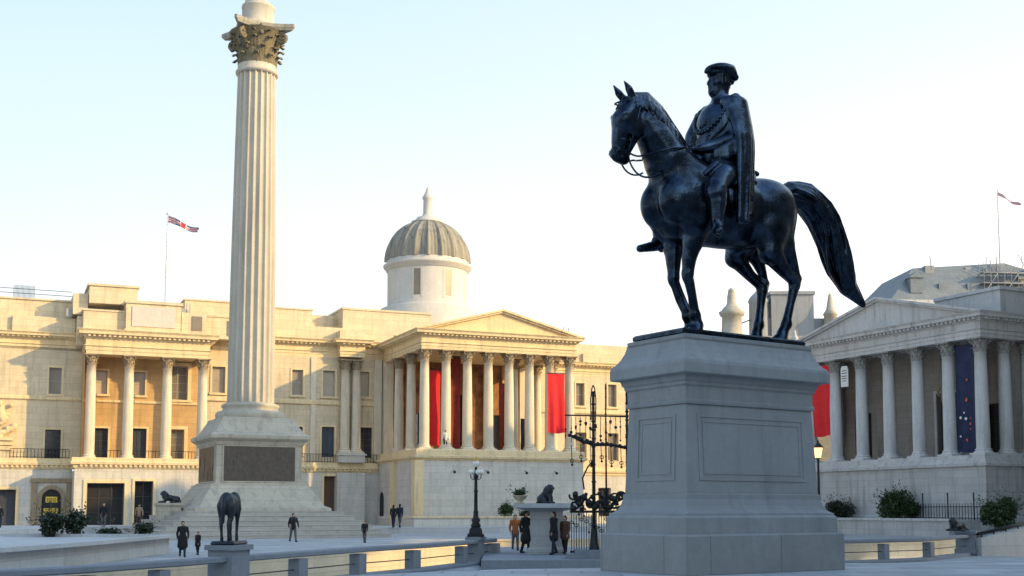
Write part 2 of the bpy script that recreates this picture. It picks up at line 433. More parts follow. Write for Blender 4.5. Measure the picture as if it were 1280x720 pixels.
class Sculpt:
    def __init__(s): s.pr = []
    def rc(s, a, b, r1, r2=None, k=.08, sub=False):
        r2 = r1 if r2 is None else r2
        m = max(r1, r2)
        lo = np.minimum(a, b) - m; hi = np.maximum(a, b) + m
        s.pr.append((lambda p: seg_rc(p, a, b, r1, r2), lo, hi, k, sub)); return s
    def chain(s, pts, rad, k=.08, sub=False):
        m = max(rad); P_ = np.array(pts, np.float32)
        def f(p):
            d = None
            for i in range(len(pts) - 1):
                e = seg_rc(p, pts[i], pts[i + 1], rad[i], rad[i + 1])
                d = e if d is None else np.minimum(d, e)
            return d
        s.pr.append((f, P_.min(0) - m, P_.max(0) + m, k, sub)); return s
    def el(s, c, r, k=.08, rot=None, sub=False):
        c = np.array(c, np.float32); r = np.array(r, np.float32)
        if rot is not None:
            Rm = np.array(Matrix.Rotation(rot[1], 3, rot[0]), np.float32)
            ext = np.abs(Rm) @ r
        else:
            Rm = None; ext = r
        def f(p):
            q = p - c
            if Rm is not None: q = q @ Rm
            k0 = np.sqrt(((q / r) ** 2).sum(-1)); k1 = np.sqrt(((q / (r * r)) ** 2).sum(-1)) + 1e-9
            return k0 * (k0 - 1) / k1
        s.pr.append((f, c - ext, c + ext, k, sub)); return s
    def mesh(s, name, res, zcut=None, smooth_it=1):
        lo = np.min([p[1] for p in s.pr if not p[4]], 0) - 4 * res
        hi = np.max([p[2] for p in s.pr if not p[4]], 0) + 4 * res
        n = np.ceil((hi - lo) / res).astype(int) + 1
        D = np.full(n, 9., np.float32)
        for f, a, b, k, sub in s.pr:
            mg = k + 3.2 * res
            i0 = np.clip(np.floor((np.array(a) - mg - lo) / res).astype(int), 0, n - 1)
            i1 = np.clip(np.ceil((np.array(b) + mg - lo) / res).astype(int) + 1, 1, n)
            ax = [lo[j] + res * np.arange(i0[j], i1[j]) for j in range(3)]
            P = np.stack(np.meshgrid(*ax, indexing='ij'), -1).astype(np.float32)
            d = f(P)
            S = D[i0[0]:i1[0], i0[1]:i1[1], i0[2]:i1[2]]
            if sub:
                h = np.clip(k - np.abs(S + d), 0, None) / k
                S[...] = np.maximum(S, -d) + h * h * k * .25
            else:
                h = np.clip(k - np.abs(S - d), 0, None) / k
                S[...] = np.minimum(S, d) - h * h * k * .25
        if zcut is not None:
            z = lo[2] + res * np.arange(n[2])
            D = np.maximum(D, (zcut - z)[None, None, :].astype(np.float32))
        # surface nets
        neg = D < 0
        c8 = [(i, j, k) for i in (0, 1) for j in (0, 1) for k in (0, 1)]
        cnt = np.zeros(n - 1, np.int8)
        for i, j, k in c8:
            cnt += neg[i:n[0] - 1 + i, j:n[1] - 1 + j, k:n[2] - 1 + k]
        act = (cnt > 0) & (cnt < 8)
        idx = np.argwhere(act)
        vid = np.full(n - 1, -1, np.int64); vid[act] = np.arange(len(idx))
        vals = np.stack([D[idx[:, 0] + i, idx[:, 1] + j, idx[:, 2] + k] for i, j, k in c8], 1)
        acc = np.zeros((len(idx), 3), np.float32); w = np.zeros(len(idx), np.float32)
        for a in range(8):
            for b in range(a + 1, 8):
                ca, cb = np.array(c8[a]), np.array(c8[b])
                if np.abs(ca - cb).sum() != 1: continue
                va, vb = vals[:, a], vals[:, b]
                m = (va < 0) != (vb < 0)
                t = np.where(m, va / np.where(m, va - vb, 1), 0)
                acc += np.where(m[:, None], ca + t[:, None] * (cb - ca), 0); w += m
        V = lo + res * (idx + acc / np.maximum(w, 1)[:, None])
        F = []
        for ax_ in range(3):
            o1, o2 = [(1, 2), (2, 0), (0, 1)][ax_]
            sl0 = [slice(1, n[q] - 1) for q in range(3)]; sl1 = list(sl0)
            sl0[ax_] = slice(0, n[ax_] - 1); sl1[ax_] = slice(1, n[ax_])
            A = neg[tuple(sl0)]; B = neg[tuple(sl1)]
            e = np.argwhere(A != B)
            st = np.array([0 if q == ax_ else 1 for q in range(3)])
            e2 = e + st
            flip = A[tuple(e.T)]
            q = []
            for da, db in ((1, 1), (0, 1), (0, 0), (1, 0)):
                cc = e2.copy(); cc[:, o1] -= da; cc[:, o2] -= db
                q.append(vid[tuple(cc.T)])
            q = np.stack(q, 1)
            q[~flip] = q[~flip][:, ::-1]
            F.append(q)
        F = np.concatenate(F); F = F[(F >= 0).all(1)]
        for _ in range(smooth_it):
            sv = np.zeros_like(V); sc_ = np.zeros(len(V))
            for a in range(4):
                b = (a + 1) % 4
                np.add.at(sv, F[:, a], V[F[:, b]]); np.add.at(sc_, F[:, a], 1)
                np.add.at(sv, F[:, b], V[F[:, a]]); np.add.at(sc_, F[:, b], 1)
            V = V * .5 + .5 * sv / np.maximum(sc_, 1)[:, None]
        me = bpy.data.meshes.new(name)
        me.from_pydata(V.tolist(), [], F.tolist())
        me.polygons.foreach_set('use_smooth', [True] * len(F))
        me.update()
        return me
    def build(s, name, mat, parent=None, res=.03, zcut=None, smooth_it=1):
        return link(name, s.mesh(name, res, zcut, smooth_it), mat, parent)

def join_into(o, mb):
    """append an MB's geometry to an existing mesh object (hands and other fine pieces of a body)"""
    bm = bmesh.new(); bm.from_mesh(o.data)
    me2 = mb.mesh('tmp'); bm.from_mesh(me2)
    bm.to_mesh(o.data); bm.free(); bpy.data.meshes.remove(me2)

# ------------------------------------------------------------------ camera, world, sun
cam = bpy.data.cameras.new('camera')
cam.sensor_width = 36.; cam.lens = 36. * 1500. / 1280.
cam.shift_y = (499. - 360.) / 1280.
cam.clip_end = 5000.; cam.clip_start = .1
co = bpy.data.objects.new('camera', cam); COL.objects.link(co)
co.location = (0, 0, 1.0); co.rotation_euler = (R(90 + 5.22), 0, 0)
SC.camera = co

SUN_EL = R(20)
SH = Vector((.955, -.295)).normalized()
S = Vector((SH.x * math.cos(SUN_EL), SH.y * math.cos(SUN_EL), math.sin(SUN_EL)))
w = bpy.data.worlds.new('World'); SC.world = w; w.use_nodes = True
nt = w.node_tree; nt.nodes.clear()
wo = nt.nodes.new('ShaderNodeOutputWorld'); bg = nt.nodes.new('ShaderNodeBackground')
sky = nt.nodes.new('ShaderNodeTexSky'); sky.sky_type = 'NISHITA'; sky.sun_disc = False
sky.sun_elevation = SUN_EL
sky.sun_rotation = math.atan2(SH.x, SH.y)
sky.altitude = 0; sky.air_density = 1.0; sky.dust_density = 2.2; sky.ozone_density = 1.6
bg.inputs[1].default_value = .15
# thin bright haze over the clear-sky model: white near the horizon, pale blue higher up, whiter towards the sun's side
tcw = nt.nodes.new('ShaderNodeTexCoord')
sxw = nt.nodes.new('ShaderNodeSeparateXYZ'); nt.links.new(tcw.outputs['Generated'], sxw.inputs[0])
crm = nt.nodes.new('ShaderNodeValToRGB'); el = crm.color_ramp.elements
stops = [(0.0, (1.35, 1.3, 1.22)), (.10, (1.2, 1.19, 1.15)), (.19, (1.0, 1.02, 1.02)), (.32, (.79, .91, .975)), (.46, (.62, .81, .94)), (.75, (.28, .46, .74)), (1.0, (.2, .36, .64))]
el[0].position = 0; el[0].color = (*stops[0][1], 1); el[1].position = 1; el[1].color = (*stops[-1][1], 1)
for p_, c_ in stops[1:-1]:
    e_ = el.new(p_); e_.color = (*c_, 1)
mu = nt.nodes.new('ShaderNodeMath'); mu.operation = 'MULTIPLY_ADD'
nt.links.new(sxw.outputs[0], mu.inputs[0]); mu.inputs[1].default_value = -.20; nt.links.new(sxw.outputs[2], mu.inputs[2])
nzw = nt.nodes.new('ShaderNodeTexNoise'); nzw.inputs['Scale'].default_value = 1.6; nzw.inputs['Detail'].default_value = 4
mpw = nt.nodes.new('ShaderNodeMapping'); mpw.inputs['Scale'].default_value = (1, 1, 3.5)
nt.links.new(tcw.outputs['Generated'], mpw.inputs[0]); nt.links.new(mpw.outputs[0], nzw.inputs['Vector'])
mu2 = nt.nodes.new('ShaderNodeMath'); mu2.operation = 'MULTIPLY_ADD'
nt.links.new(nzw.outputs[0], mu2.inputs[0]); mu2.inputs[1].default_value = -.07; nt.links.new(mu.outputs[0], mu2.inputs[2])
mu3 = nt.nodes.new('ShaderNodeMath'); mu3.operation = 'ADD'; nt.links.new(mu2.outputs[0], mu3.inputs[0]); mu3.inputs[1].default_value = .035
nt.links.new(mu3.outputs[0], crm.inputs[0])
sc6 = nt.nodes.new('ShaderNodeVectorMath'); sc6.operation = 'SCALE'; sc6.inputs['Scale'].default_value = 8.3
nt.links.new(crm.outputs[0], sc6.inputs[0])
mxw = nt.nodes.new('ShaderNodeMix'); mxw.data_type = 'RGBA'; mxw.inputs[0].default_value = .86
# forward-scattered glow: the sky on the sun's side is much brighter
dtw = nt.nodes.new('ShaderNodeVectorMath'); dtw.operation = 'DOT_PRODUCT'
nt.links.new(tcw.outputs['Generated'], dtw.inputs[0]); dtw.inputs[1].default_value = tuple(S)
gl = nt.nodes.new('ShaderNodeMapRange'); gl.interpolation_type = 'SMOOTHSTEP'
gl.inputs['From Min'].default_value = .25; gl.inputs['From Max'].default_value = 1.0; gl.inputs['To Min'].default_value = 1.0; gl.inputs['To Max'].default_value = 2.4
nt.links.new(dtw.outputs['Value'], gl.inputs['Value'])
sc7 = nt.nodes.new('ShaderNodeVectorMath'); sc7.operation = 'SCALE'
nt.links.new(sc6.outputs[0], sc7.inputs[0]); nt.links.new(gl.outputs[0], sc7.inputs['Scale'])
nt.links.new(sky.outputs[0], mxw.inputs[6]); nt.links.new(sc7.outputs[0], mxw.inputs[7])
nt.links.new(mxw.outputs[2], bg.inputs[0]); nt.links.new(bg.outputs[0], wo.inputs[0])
sl = bpy.data.lights.new('sun', 'SUN'); sl.energy = 5.0; sl.angle = R(.6); sl.color = (1., .68, .26)
so = bpy.data.objects.new('sun', sl); COL.objects.link(so)
so.rotation_euler = S.to_track_quat('Z', 'Y').to_euler()
SC.view_settings.view_transform = 'Standard'; SC.view_settings.look = 'None'; SC.view_settings.exposure = 0
SC.render.engine = 'CYCLES'
SC.cycles.max_bounces = 5; SC.cycles.diffuse_bounces = 3
# ------------------------------------------------------------------ the setting: sheets at their own levels
def sheet(name, pts, z, mat, thick=0.):
    mb = MB()
    if thick:
        mb.prism(pts, 'z', z - thick, z)
    else:
        mb.add([(p[0], p[1], z) for p in pts], [tuple(range(len(pts)))])
    o = mb.build(name, mat); tag(o, kind='structure'); return o

# foreground pavement on which the rider's pedestal stands
edge = [(-14, 6), (-9, 11.5), (-5.2, 15.6), (-2.08, 18.55), (-1.03, 19.5), (0, 20.2), (1.54, 20.6), (4, 21.6), (6.24, 22.35), (9.2, 22.5), (16, 21.5), (26, 17)]
sheet('foreground_pavement', [(-14, -40), (34, -40), (34, 17)] + edge[::-1], 0., 'pave', .35)
# sunken court behind the parapet
sheet('sunken_court', [(-900, -300), (900, -300), (900, 40), (120, 78), (22, 79.3), (10, 81.3), (-2.1, 79.5), (-30, 47), (-900, 40)], -2.4, 'plaza')
# plaza level: its near edge is the court's far wall
W = [(-60, 33), (-17.2, 39), (-15.1, 42), (-13.5, 47), (-10.9, 54.5), (-8, 63), (-5.1, 70), (-2.1, 79), (6, 81), (22, 79), (29, 82), (40, 70), (120, 60)]
sheet('plaza_ground', [(-2500, 33)] + W + [(2500, 60), (2500, 3500), (-2500, 3500)], -1.0, 'plaza')
mb = MB()
mb.sweep(W[::1], [(0, -2.45), (0, -1.12), (.06, -1.12), (.06, -.985), (-.45, -.985), (-.45, -2.45)])
o = mb.build('court_wall', 'court'); tag(o, 'pale sunlit stone retaining wall seen through the parapet openings', 'retaining wall')
# raised terrace at the left, in front of the long gallery
sheet('upper_terrace', [(-15.48, 36.5), (-15.3, 43), (-15.6, 55.0), (-24, 57), (-32, 70), (-30, 92), (-14, 104), (-90, 75), (-90, 34)], -.3, 'terrace', 2.15)
mb = MB(); mb.sweep([(-40, 35.6), (-15.3, 36.2), (-15.1, 43), (-15.4, 55.2), (-24, 57.2)], [(0, -.30), (.12, -.30), (.12, -.16), (-.3, -.16), (-.3, -.30)])
tag(mb.build('terrace_coping', 'terrace'), 'pale stone coping along the edge of the left terrace', 'coping')
# low step in front of the gallery
G0 = Vector((-7.849, 107, 0)); GA = R(23)
def gw(u, v): return (G0.x + u * math.cos(GA) - v * math.sin(GA), G0.y + u * math.sin(GA) + v * math.cos(GA))
sheet('gallery_step', [gw(-9, -8.2), gw(24, -8.2), gw(40, -2), gw(40, 12), gw(-9, 12)], -.5, 'terrace', .6)
# stone platform round the lion and the ironwork
sheet('stone_platform', [(-1.0, 39.2), (4.9, 39.2), (4.9, 53), (-1.0, 53)], -.66, 'parapet', 1.8)
# ------------------------------------------------------------------ the rider's pedestal
SF = Vector((-.829, -.559, 0)); SCN = Vector((3.47, 19.85, 0))
SROT = math.atan2(-.559, -.829)
ped = thing('statue_pedestal', 'grey granite pedestal with panelled sides under the mounted rider', 'pedestal', SCN, SROT)
HX, HY = 1.405, .685
mb = MB(); mb.rect_profile(HX, HY, [(.345, 0), (.345, .585), (.32, .615)])
mb.build('base_block', 'granite_low', ped)
mb = MB(); mb.rect_profile(HX, HY, [(.275, .615), (.27, .86), (.235, .90), (.235, .925), (.19, .945), (.145, .985), (.11, 1.05), (.08, 1.15), (.08, 1.225), (.05, 1.245)])
mb.build('base_moulding', 'granite', ped)
mb = MB(); mb.rect_profile(HX, HY, [(.055, 1.245), (.0, 2.62)])
# recessed looking panels: raised frames on each visible side
def frame_on(mb, hx, z0, z1, yface, sgn, axis):
    for (i, (a, b)) in enumerate(((.0, .012), (.085, .02))):
        x0, x1, c0, c1 = -hx + a, hx - a, z0 + a, z1 - a
        t = .035
        for (p0, p1, q0, q1) in ((x0, x1, c0, c0 + t), (x0, x1, c1 - t, c1), (x0, x0 + t, c0 + t, c1 - t), (x1 - t, x1, c0 + t, c1 - t)):
            if axis == 'y': mb.box(p0, p1, min(yface, yface + sgn * b) - .02, max(yface, yface + sgn * b) + .0, q0, q1)
            else: mb.box(min(yface, yface + sgn * b) - .0, max(yface, yface + sgn * b) + .0, p0, p1, q0, q1)
mb.build('die', 'granite', ped)
for nm, ax, sg in (('long', 'y', 1), ('long', 'y', -1), ('short', 'x', 1), ('short', 'x', -1)):
    mb = MB()
    hw = (HX if ax == 'y' else HY) - .22
    zc0, zc1 = 1.44, 2.48
    def off(z): return .055 - .055 * (z - 1.245) / 1.375
    d = HY if ax == 'y' else HX
    for a, t, out in ((0, .05, .014), (.10, .03, .010)):
        x0, x1, c0, c1 = -hw + a, hw - a, zc0 + a, zc1 - a
        for (p0, p1, q0, q1) in ((x0, x1, c0, c0 + t), (x0, x1, c1 - t, c1), (x0, x0 + t, c0 + t, c1 - t), (x1 - t, x1, c0 + t, c1 - t)):
            vs = []
            for q in (q0, q1):
                for p in (p0, p1):
                    for o_ in (-.05, out):
                        e = sg * (d + off(q) + o_)
                        vs.append((p, e, q) if ax == 'y' else (e, p, q))
            mb.add(vs, [(0, 1, 3, 2), (4, 6, 7, 5), (0, 2, 6, 4), (1, 5, 7, 3), (0, 4, 5, 1), (2, 3, 7, 6)])
    mb.build('panel_moulding', 'granite', ped)
mb = MB(); mb.rect_profile(HX, HY, [(-.02, 2.62), (.03, 2.63), (.04, 2.66), (.04, 2.69), (.015, 2.71), (.02, 2.90), (.05, 2.93), (.05, 2.97), (.08, 3.0), (.10, 3.07), (.205, 3.085), (.22, 3.10), (.22, 3.25),
                                       (.205, 3.30), (.145, 3.36), (.09, 3.44), (.045, 3.54), (.02, 3.63), (.03, 3.65), (-.3, 3.655)])
mb.build('cornice', 'granite', ped)
mb = MB(); mb.rect_profile(HX, HY, [(-.02, 3.64), (.015, 3.66), (.015, 3.715), (-.02, 3.73)])
mb.build('capping_slab', 'granite_low', ped)
ZP = 3.73

# ------------------------------------------------------------------ the horse and rider (local x forward, y to the horse's left)
eq = thing('equestrian_statue', 'large black bronze statue of a cloaked rider in a flat cap on a standing horse', 'statue', SCN + Vector((0, 0, ZP)), SROT)
mb = MB(); mb.rect_profile(1.33, .56, [(.03, -.005), (.05, .02), (.05, .07), (.02, .10)])
bpl = mb.build('bronze_plate', 'bronze', eq)

def horse_body():
    s = Sculpt()
    k = .16
    s.el((.74, 0, 2.31), (.62, .50, .70), k).el((0, 0, 2.33), (1.08, .55, .63), k).el((-.93, 0, 2.36), (.63, .56, .60), k)
    s.el((-1.12, .2, 2.42), (.44, .34, .44), k).el((-1.12, -.2, 2.42), (.44, .34, .44), k)
    for q in (1, -1):
        s.el((1.11, q * .22, 2.24), (.34, .27, .40), .06)            # breast muscles
        s.el((.78, q * .36, 2.28), (.34, .19, .60), .12, ('Y', R(-18)))  # shoulder blade
    s.rc((.72, 0, 2.84), (.0, 0, 2.74), .21, .17, .2)
    # neck, flattened
    s.chain([(.80, 0, 2.58), (1.10, 0, 2.92), (1.36, -.01, 3.30), (1.60, -.04, 3.66)], [.48, .39, .29, .20], .14)
    s.chain([(.62, 0, 2.98), (.92, 0, 3.34), (1.25, -.01, 3.69), (1.52, -.03, 3.86), (1.76, -.05, 3.85)], [.13, .12, .12, .12, .11], .14)
    s.chain([(1.22, .16, 3.0), (1.45, .12, 3.3), (1.62, .08, 3.5)], [.16, .13, .1], .12)   # neck muscle
    s.chain([(1.22, -.16, 3.0), (1.45, -.14, 3.3), (1.62, -.12, 3.5)], [.16, .13, .1], .12)
    # head: direction down, turned slightly to the far side
    s.rc((1.80, -.06, 3.74), (1.95, -.10, 3.50), .195, .195, .06)
    s.chain([(1.96, -.10, 3.48), (1.985, -.145, 3.25), (1.975, -.185, 3.03)], [.17, .138, .125], .06)
    s.el((1.965, -.20, 2.95), (.15, .125, .125), .06)
    s.el((1.87, -.21, 2.885), (.10, .09, .075), .04)
    for q in (1, -1):
        s.el((1.79, -.07 + q * .105, 3.45), (.205, .085, .245), .035, ('Y', R(-12)))
        s.rc((1.72, -.07 + q * .08, 3.38), (1.86, -.18 + q * .05, 2.98), .085, .05, .06)
        s.el((2.02, -.105 + q * .135, 3.565), (.085, .055, .055), .03)        # brow
        s.rc((2.05, -.12 + q * .10, 3.50), (2.05, -.17 + q * .06, 3.15), .03, .03, .04)
        s.el((2.075, -.205 + q * .075, 2.975), (.045, .05, .055), .03)
    s.el((1.99, -.105 + .165, 3.555), (.042, .03, .036), .008)
    s.el((1.99, -.105 - .165, 3.555), (.042, .03, .036), .008)
    for q in (1, -1):
        s.el((2.11, -.215 + q * .085, 2.965), (.03, .022, .036), .02, sub=True)
    s.rc((2.05, -.32, 2.915), (1.86, -.30, 2.93), .012, .012, .015, True)
    s.rc((2.05, -.10, 2.915), (1.86, -.10, 2.93), .012, .012, .015, True)
    # ears
    for q, tip in ((1, (2.06, .045, 4.10)), (-1, (2.09, -.19, 4.09))):
        b = (1.86, -.06 + q * .10, 3.85)
        m = tuple(.5 * (b[i] + tip[i]) + (0, q * .012, 0)[i] for i in range(3))
        s.chain([b, m, tip], [.06, .062, .012], .04)
        s.rc((m[0] + .05, m[1], m[2] - .03), (tip[0] + .01, tip[1], tip[2] - .03), .03, .01, .02, True)
    # fore legs
    def fore(q, dx, hoofx, hy):
        s.rc((.70 + dx * .3, q * .32, 2.05), (.82 + dx, q * .27, 1.60), .28, .165, .10)
        s.chain([(.82 + dx, q * .27, 1.60), (.865 + dx, q * .22, 1.33), (.875 + dx * .9, q * .20, 1.10)], [.16, .125, .095], .06)
        s.el((.885 + dx * .9, q * .195, 1.05), (.102, .098, .13), .04)
        s.chain([(.865 + dx * .9, q * .19, .96), (.77 + dx * .5, q * .165, .70), (.685, hy, .46)], [.074, .064, .076], .04)
        s.chain([(.80 + dx * .9, q * .19, .95), (.64, hy, .48)], [.05, .05], .05)
        s.el((.675, hy, .43), (.10, .088, .095), .03)
        s.rc((.67, hy, .40), (hoofx - .02, hy, .27), .085, .095, .04)
        s.rc((hoofx - .03, hy, .25), (hoofx + .035, hy, .13), .10, .145, .02)
        s.rc((.61, hy, .40), (.57, hy, .30), .055, .02, .05)
    fore(1, .0, .64, .12); fore(-1, -.05, .62, -.05)
    # hind legs
    def hind(q, sx, hock, fet, hoof):
        t_ = 1 if q > 0 else .82
        s.el((-1.0 + sx * .3, q * .33, 2.16), (.43, .22, .58), .12, ('Y', R(14)))
        s.chain([(-.86 + sx * .3, q * .30, 1.98), (-.84 + sx * .6, q * .34, 1.60)], [.28 * t_, .20 * t_], .16)
        hx, hy, hz = hock
        s.chain([(-.86 + sx * .6, q * .35, 1.62), ((-.86 + sx * .6) * .45 + hx * .55, q * .31, 1.34), (hx + .04, hy, hz + .05)], [.20 * t_, .125 * t_, .088], .06)
        s.chain([(-1.28 + sx * .5, q * .32, 1.75), (hx - .07, hy, hz + .14)], [.15, .05], .1)
        s.el((hx + .02, hy, hz), (.10, .09, .14), .04)
        s.rc((hx - .10, hy, hz + .10), (hx - .03, hy, hz - .02), .05, .06, .05)
        fx, fy, fz = fet
        s.chain([(hx + .03, hy, hz - .06), ((hx + fx) / 2 + .01, (hy + fy) / 2, (hz + fz) / 2), (fx, fy, fz + .04)], [.09, .072, .08], .04)
        s.el((fx, fy, fz), (.10, .092, .10), .03)
        gx, gy = hoof
        s.rc((fx + .01, fy, fz - .03), (gx - .03, gy, .27), .088, .095, .04)
        s.rc((gx - .05, gy, .25), (gx + .03, gy, .13), .10, .145, .02)
    hind(1, 0., (-1.54, .27, 1.14), (-1.36, .22, .44), (-1.235, .20))
    TH = .80
    hind(-1, .22, (-1.27, -.23, 1.10), (-1.12, -.20, .46), (-1.01, -.19))
    # belly line, sheath, flank fold
    s.rc((.5, 0, 1.78), (-.5, 0, 1.86), .14, .14, .25)
    # cut creases
    for q in (1, -1):
        s.chain([(1.08, q * .52, 2.75), (.62, q * .62, 2.3), (.55, q * .62, 1.9)], [.03, .04, .03], .10, True)
        s.chain([(-.50, q * .62, 2.55), (-.52, q * .64, 2.1), (-.42, q * .60, 1.75)], [.03, .045, .03], .12, True)
    s.rc((1.46, 0, 2.45), (1.36, 0, 1.85), .035, .03, .1, True)
    return s
hb = horse_body().build('horse', 'bronze', eq, res=.021, zcut=.092)

# mane: locks from the crest, falling to both sides; forelock
rnd = random.Random(3)
s = Sculpt()
cr = [(.60, 0, 3.10), (.92, 0, 3.45), (1.25, -.01, 3.80), (1.52, -.03, 3.975), (1.76, -.05, 3.95)]
def along(pts, t):
    t = t * (len(pts) - 1); i = min(int(t), len(pts) - 2); f = t - i
    return tuple(pts[i][j] * (1 - f) + pts[i + 1][j] * f for j in range(3))
s.chain(cr, [.04, .055, .06, .06, .045], .04)
for i in range(64):
    t = (i + .5) / 64
    p = along(cr, t)
    side = 1 if i % 4 else -1
    L = .25 + .12 * math.sin(t * PI) + rnd.uniform(-.04, .04)
    wv = rnd.uniform(-.035, .035)
    sp = .055 + .12 * (1 - t)
    a = (p[0] + .02, p[1] + side * .045, p[2] - .02)
    b = (p[0] + .10 + wv, p[1] + side * (.07 + sp), p[2] - L * .5)
    c = (p[0] + .12 - wv, p[1] + side * (.10 + sp * 1.35), p[2] - L)
    s.chain([a, b, c], [.034, .03, .012], .02)
for i in range(3):
    yy = -.03 + (i - 2) * .05
    s.chain([(1.80, yy, 3.90), (1.97, yy - .02, 3.80), (2.06, yy - .03, 3.68)], [.04, .032, .012], .02)
s.build('mane', 'bronze', hb, res=.017, smooth_it=0)

# tail: bundle of twisting strands
s = Sculpt()
tp = [(-1.42, 0, 2.70), (-1.72, .02, 2.83), (-2.08, .05, 2.79), (-2.43, .09, 2.50), (-2.66, .12, 2.06), (-2.82, .15, 1.60), (-3.0, .18, 1.24), (-3.40, .2, .95)]
tr = [.11, .17, .235, .27, .265, .235, .15, .015]
s.chain(tp, [r * .66 for r in tr], .1)
for i in range(40):
    ph = 2 * PI * i / 40 + rnd.uniform(-.2, .2); pts = []; rad = []
    ex = rnd.uniform(.80, 1.10)
    nst = 16
    for j in range(nst):
        t = j / (nst - 1) * rnd.uniform(.985, 1.0)
        c = Vector(along(tp, min(t, .999))); c2 = Vector(along(tp, min(t + .03, 1)))
        d = (c2 - c); d = d.normalized() if d.length > 1e-5 else Vector((-.7, 0, -.7))
        n1 = Vector((0, 1, 0)); n2 = d.cross(n1).normalized()
        rr = np.interp(t * 7, range(8), tr) * ex * (1 + .07 * math.sin(j * .8 + i * 1.7))
        a = ph + t * 1.9 + .14 * math.sin(j * .7 + i)
        pts.append(tuple(c + (n1 * math.cos(a) + n2 * math.sin(a)) * rr * .92)); rad.append(.040 * (1 - .5 * t) + .006)
    s.chain(pts, rad, .022)
s.build('tail', 'bronze', hb, res=.02, smooth_it=0)

# bridle, bit and reins
mb = MB()
def strap(pts, r=.014): mb.tube(pts, r, 6, fine=5 if len(pts) < 12 else 0)
hc = lambda z: (1.97 - .0 * z, -.10 - (3.5 - z) * .17)
def ring_at(z, rx, ry, tilt=0., cx=1.96):
    cy = -.10 - (3.5 - z) * .17
    return [(cx + rx * math.cos(2 * PI * k / 20), cy + ry * math.sin(2 * PI * k / 20), z - tilt * math.cos(2 * PI * k / 20)) for k in range(21)]
strap(ring_at(3.16, .155, .135, -.02, 1.945), .017)                    # noseband
for q in (1, -1):
    strap([(1.76, -.05 + q * .155, 3.86), (1.80, -.08 + q * .205, 3.62), (1.86, -.12 + q * .19, 3.3), (1.90, -.19 + q * .135, 2.98)], .016)  # cheek strap
    mb.torus((1.90, -.20 + q * .14, 2.965), .045, .012, 'y', 14, 6)
    strap([(1.78, -.06 + q * .17, 3.80), (2.03, -.09 + q * .12, 3.78), (2.10, -.10, 3.76)], .014)
    strap([(1.78, -.07 + q * .18, 3.62), (1.64, -.07 + q * .12, 3.44), (1.62, -.08, 3.40)], .014)
    strap([(1.90, -.20 + q * .145, 2.95), (1.87, -.19 + q * .13, 2.86)], .014)
    strap([(1.90, -.20 + q * .15, 2.97), (1.78, -.14 + q * .2, 2.90), (1.62, q * .27, 2.94), (1.42, q * .40, 3.0), (1.1, q * .38, 3.08), (.86, q * .16, 3.16)], .016)
strap([(1.86, -.08, 2.86), (1.83, -.04, 2.74), (1.75, -.01, 2.64), (1.64, .03, 2.59), (1.52, .09, 2.60), (1.42, .18, 2.66)], .017)  # loose lower rein
strap([(1.84, -.30, 2.86), (1.78, -.28, 2.76), (1.68, -.26, 2.70), (1.55, -.25, 2.70), (1.42, -.26, 2.76)], .015)
mb.build('bridle', 'bronze2', hb)
# breast collar and saddle cloth
s = Sculpt()
s.el((-.05, 0, 2.36), (.62, .605, .645), .06)
s.el((-.05, 0, 1.75), (1.2, 1.0, .42), .03, sub=True)
s.rc((.5, .0, 2.92), (.42, 0, 3.05), .16, .12, .06)
s.rc((-.55, .0, 2.90), (-.62, 0, 3.10), .22, .16, .08)
s.build('saddle', 'bronze2', hb, res=.026)
for q in (1, -1):
    mb = MB()
    mb.tube([(.35, q * .56, 2.6), (.55, q * .655, 2.2), (.70, q * .70, 1.83)], .022, 6)
    mb.tube([(.64, q * .70, 1.86), (.60, q * .70, 1.66), (.80, q * .72, 1.63), (.86, q * .78, 1.66), (.78, q * .74, 1.86)], .02, 6)
    mb.build('stirrup', 'bronze2', hb)

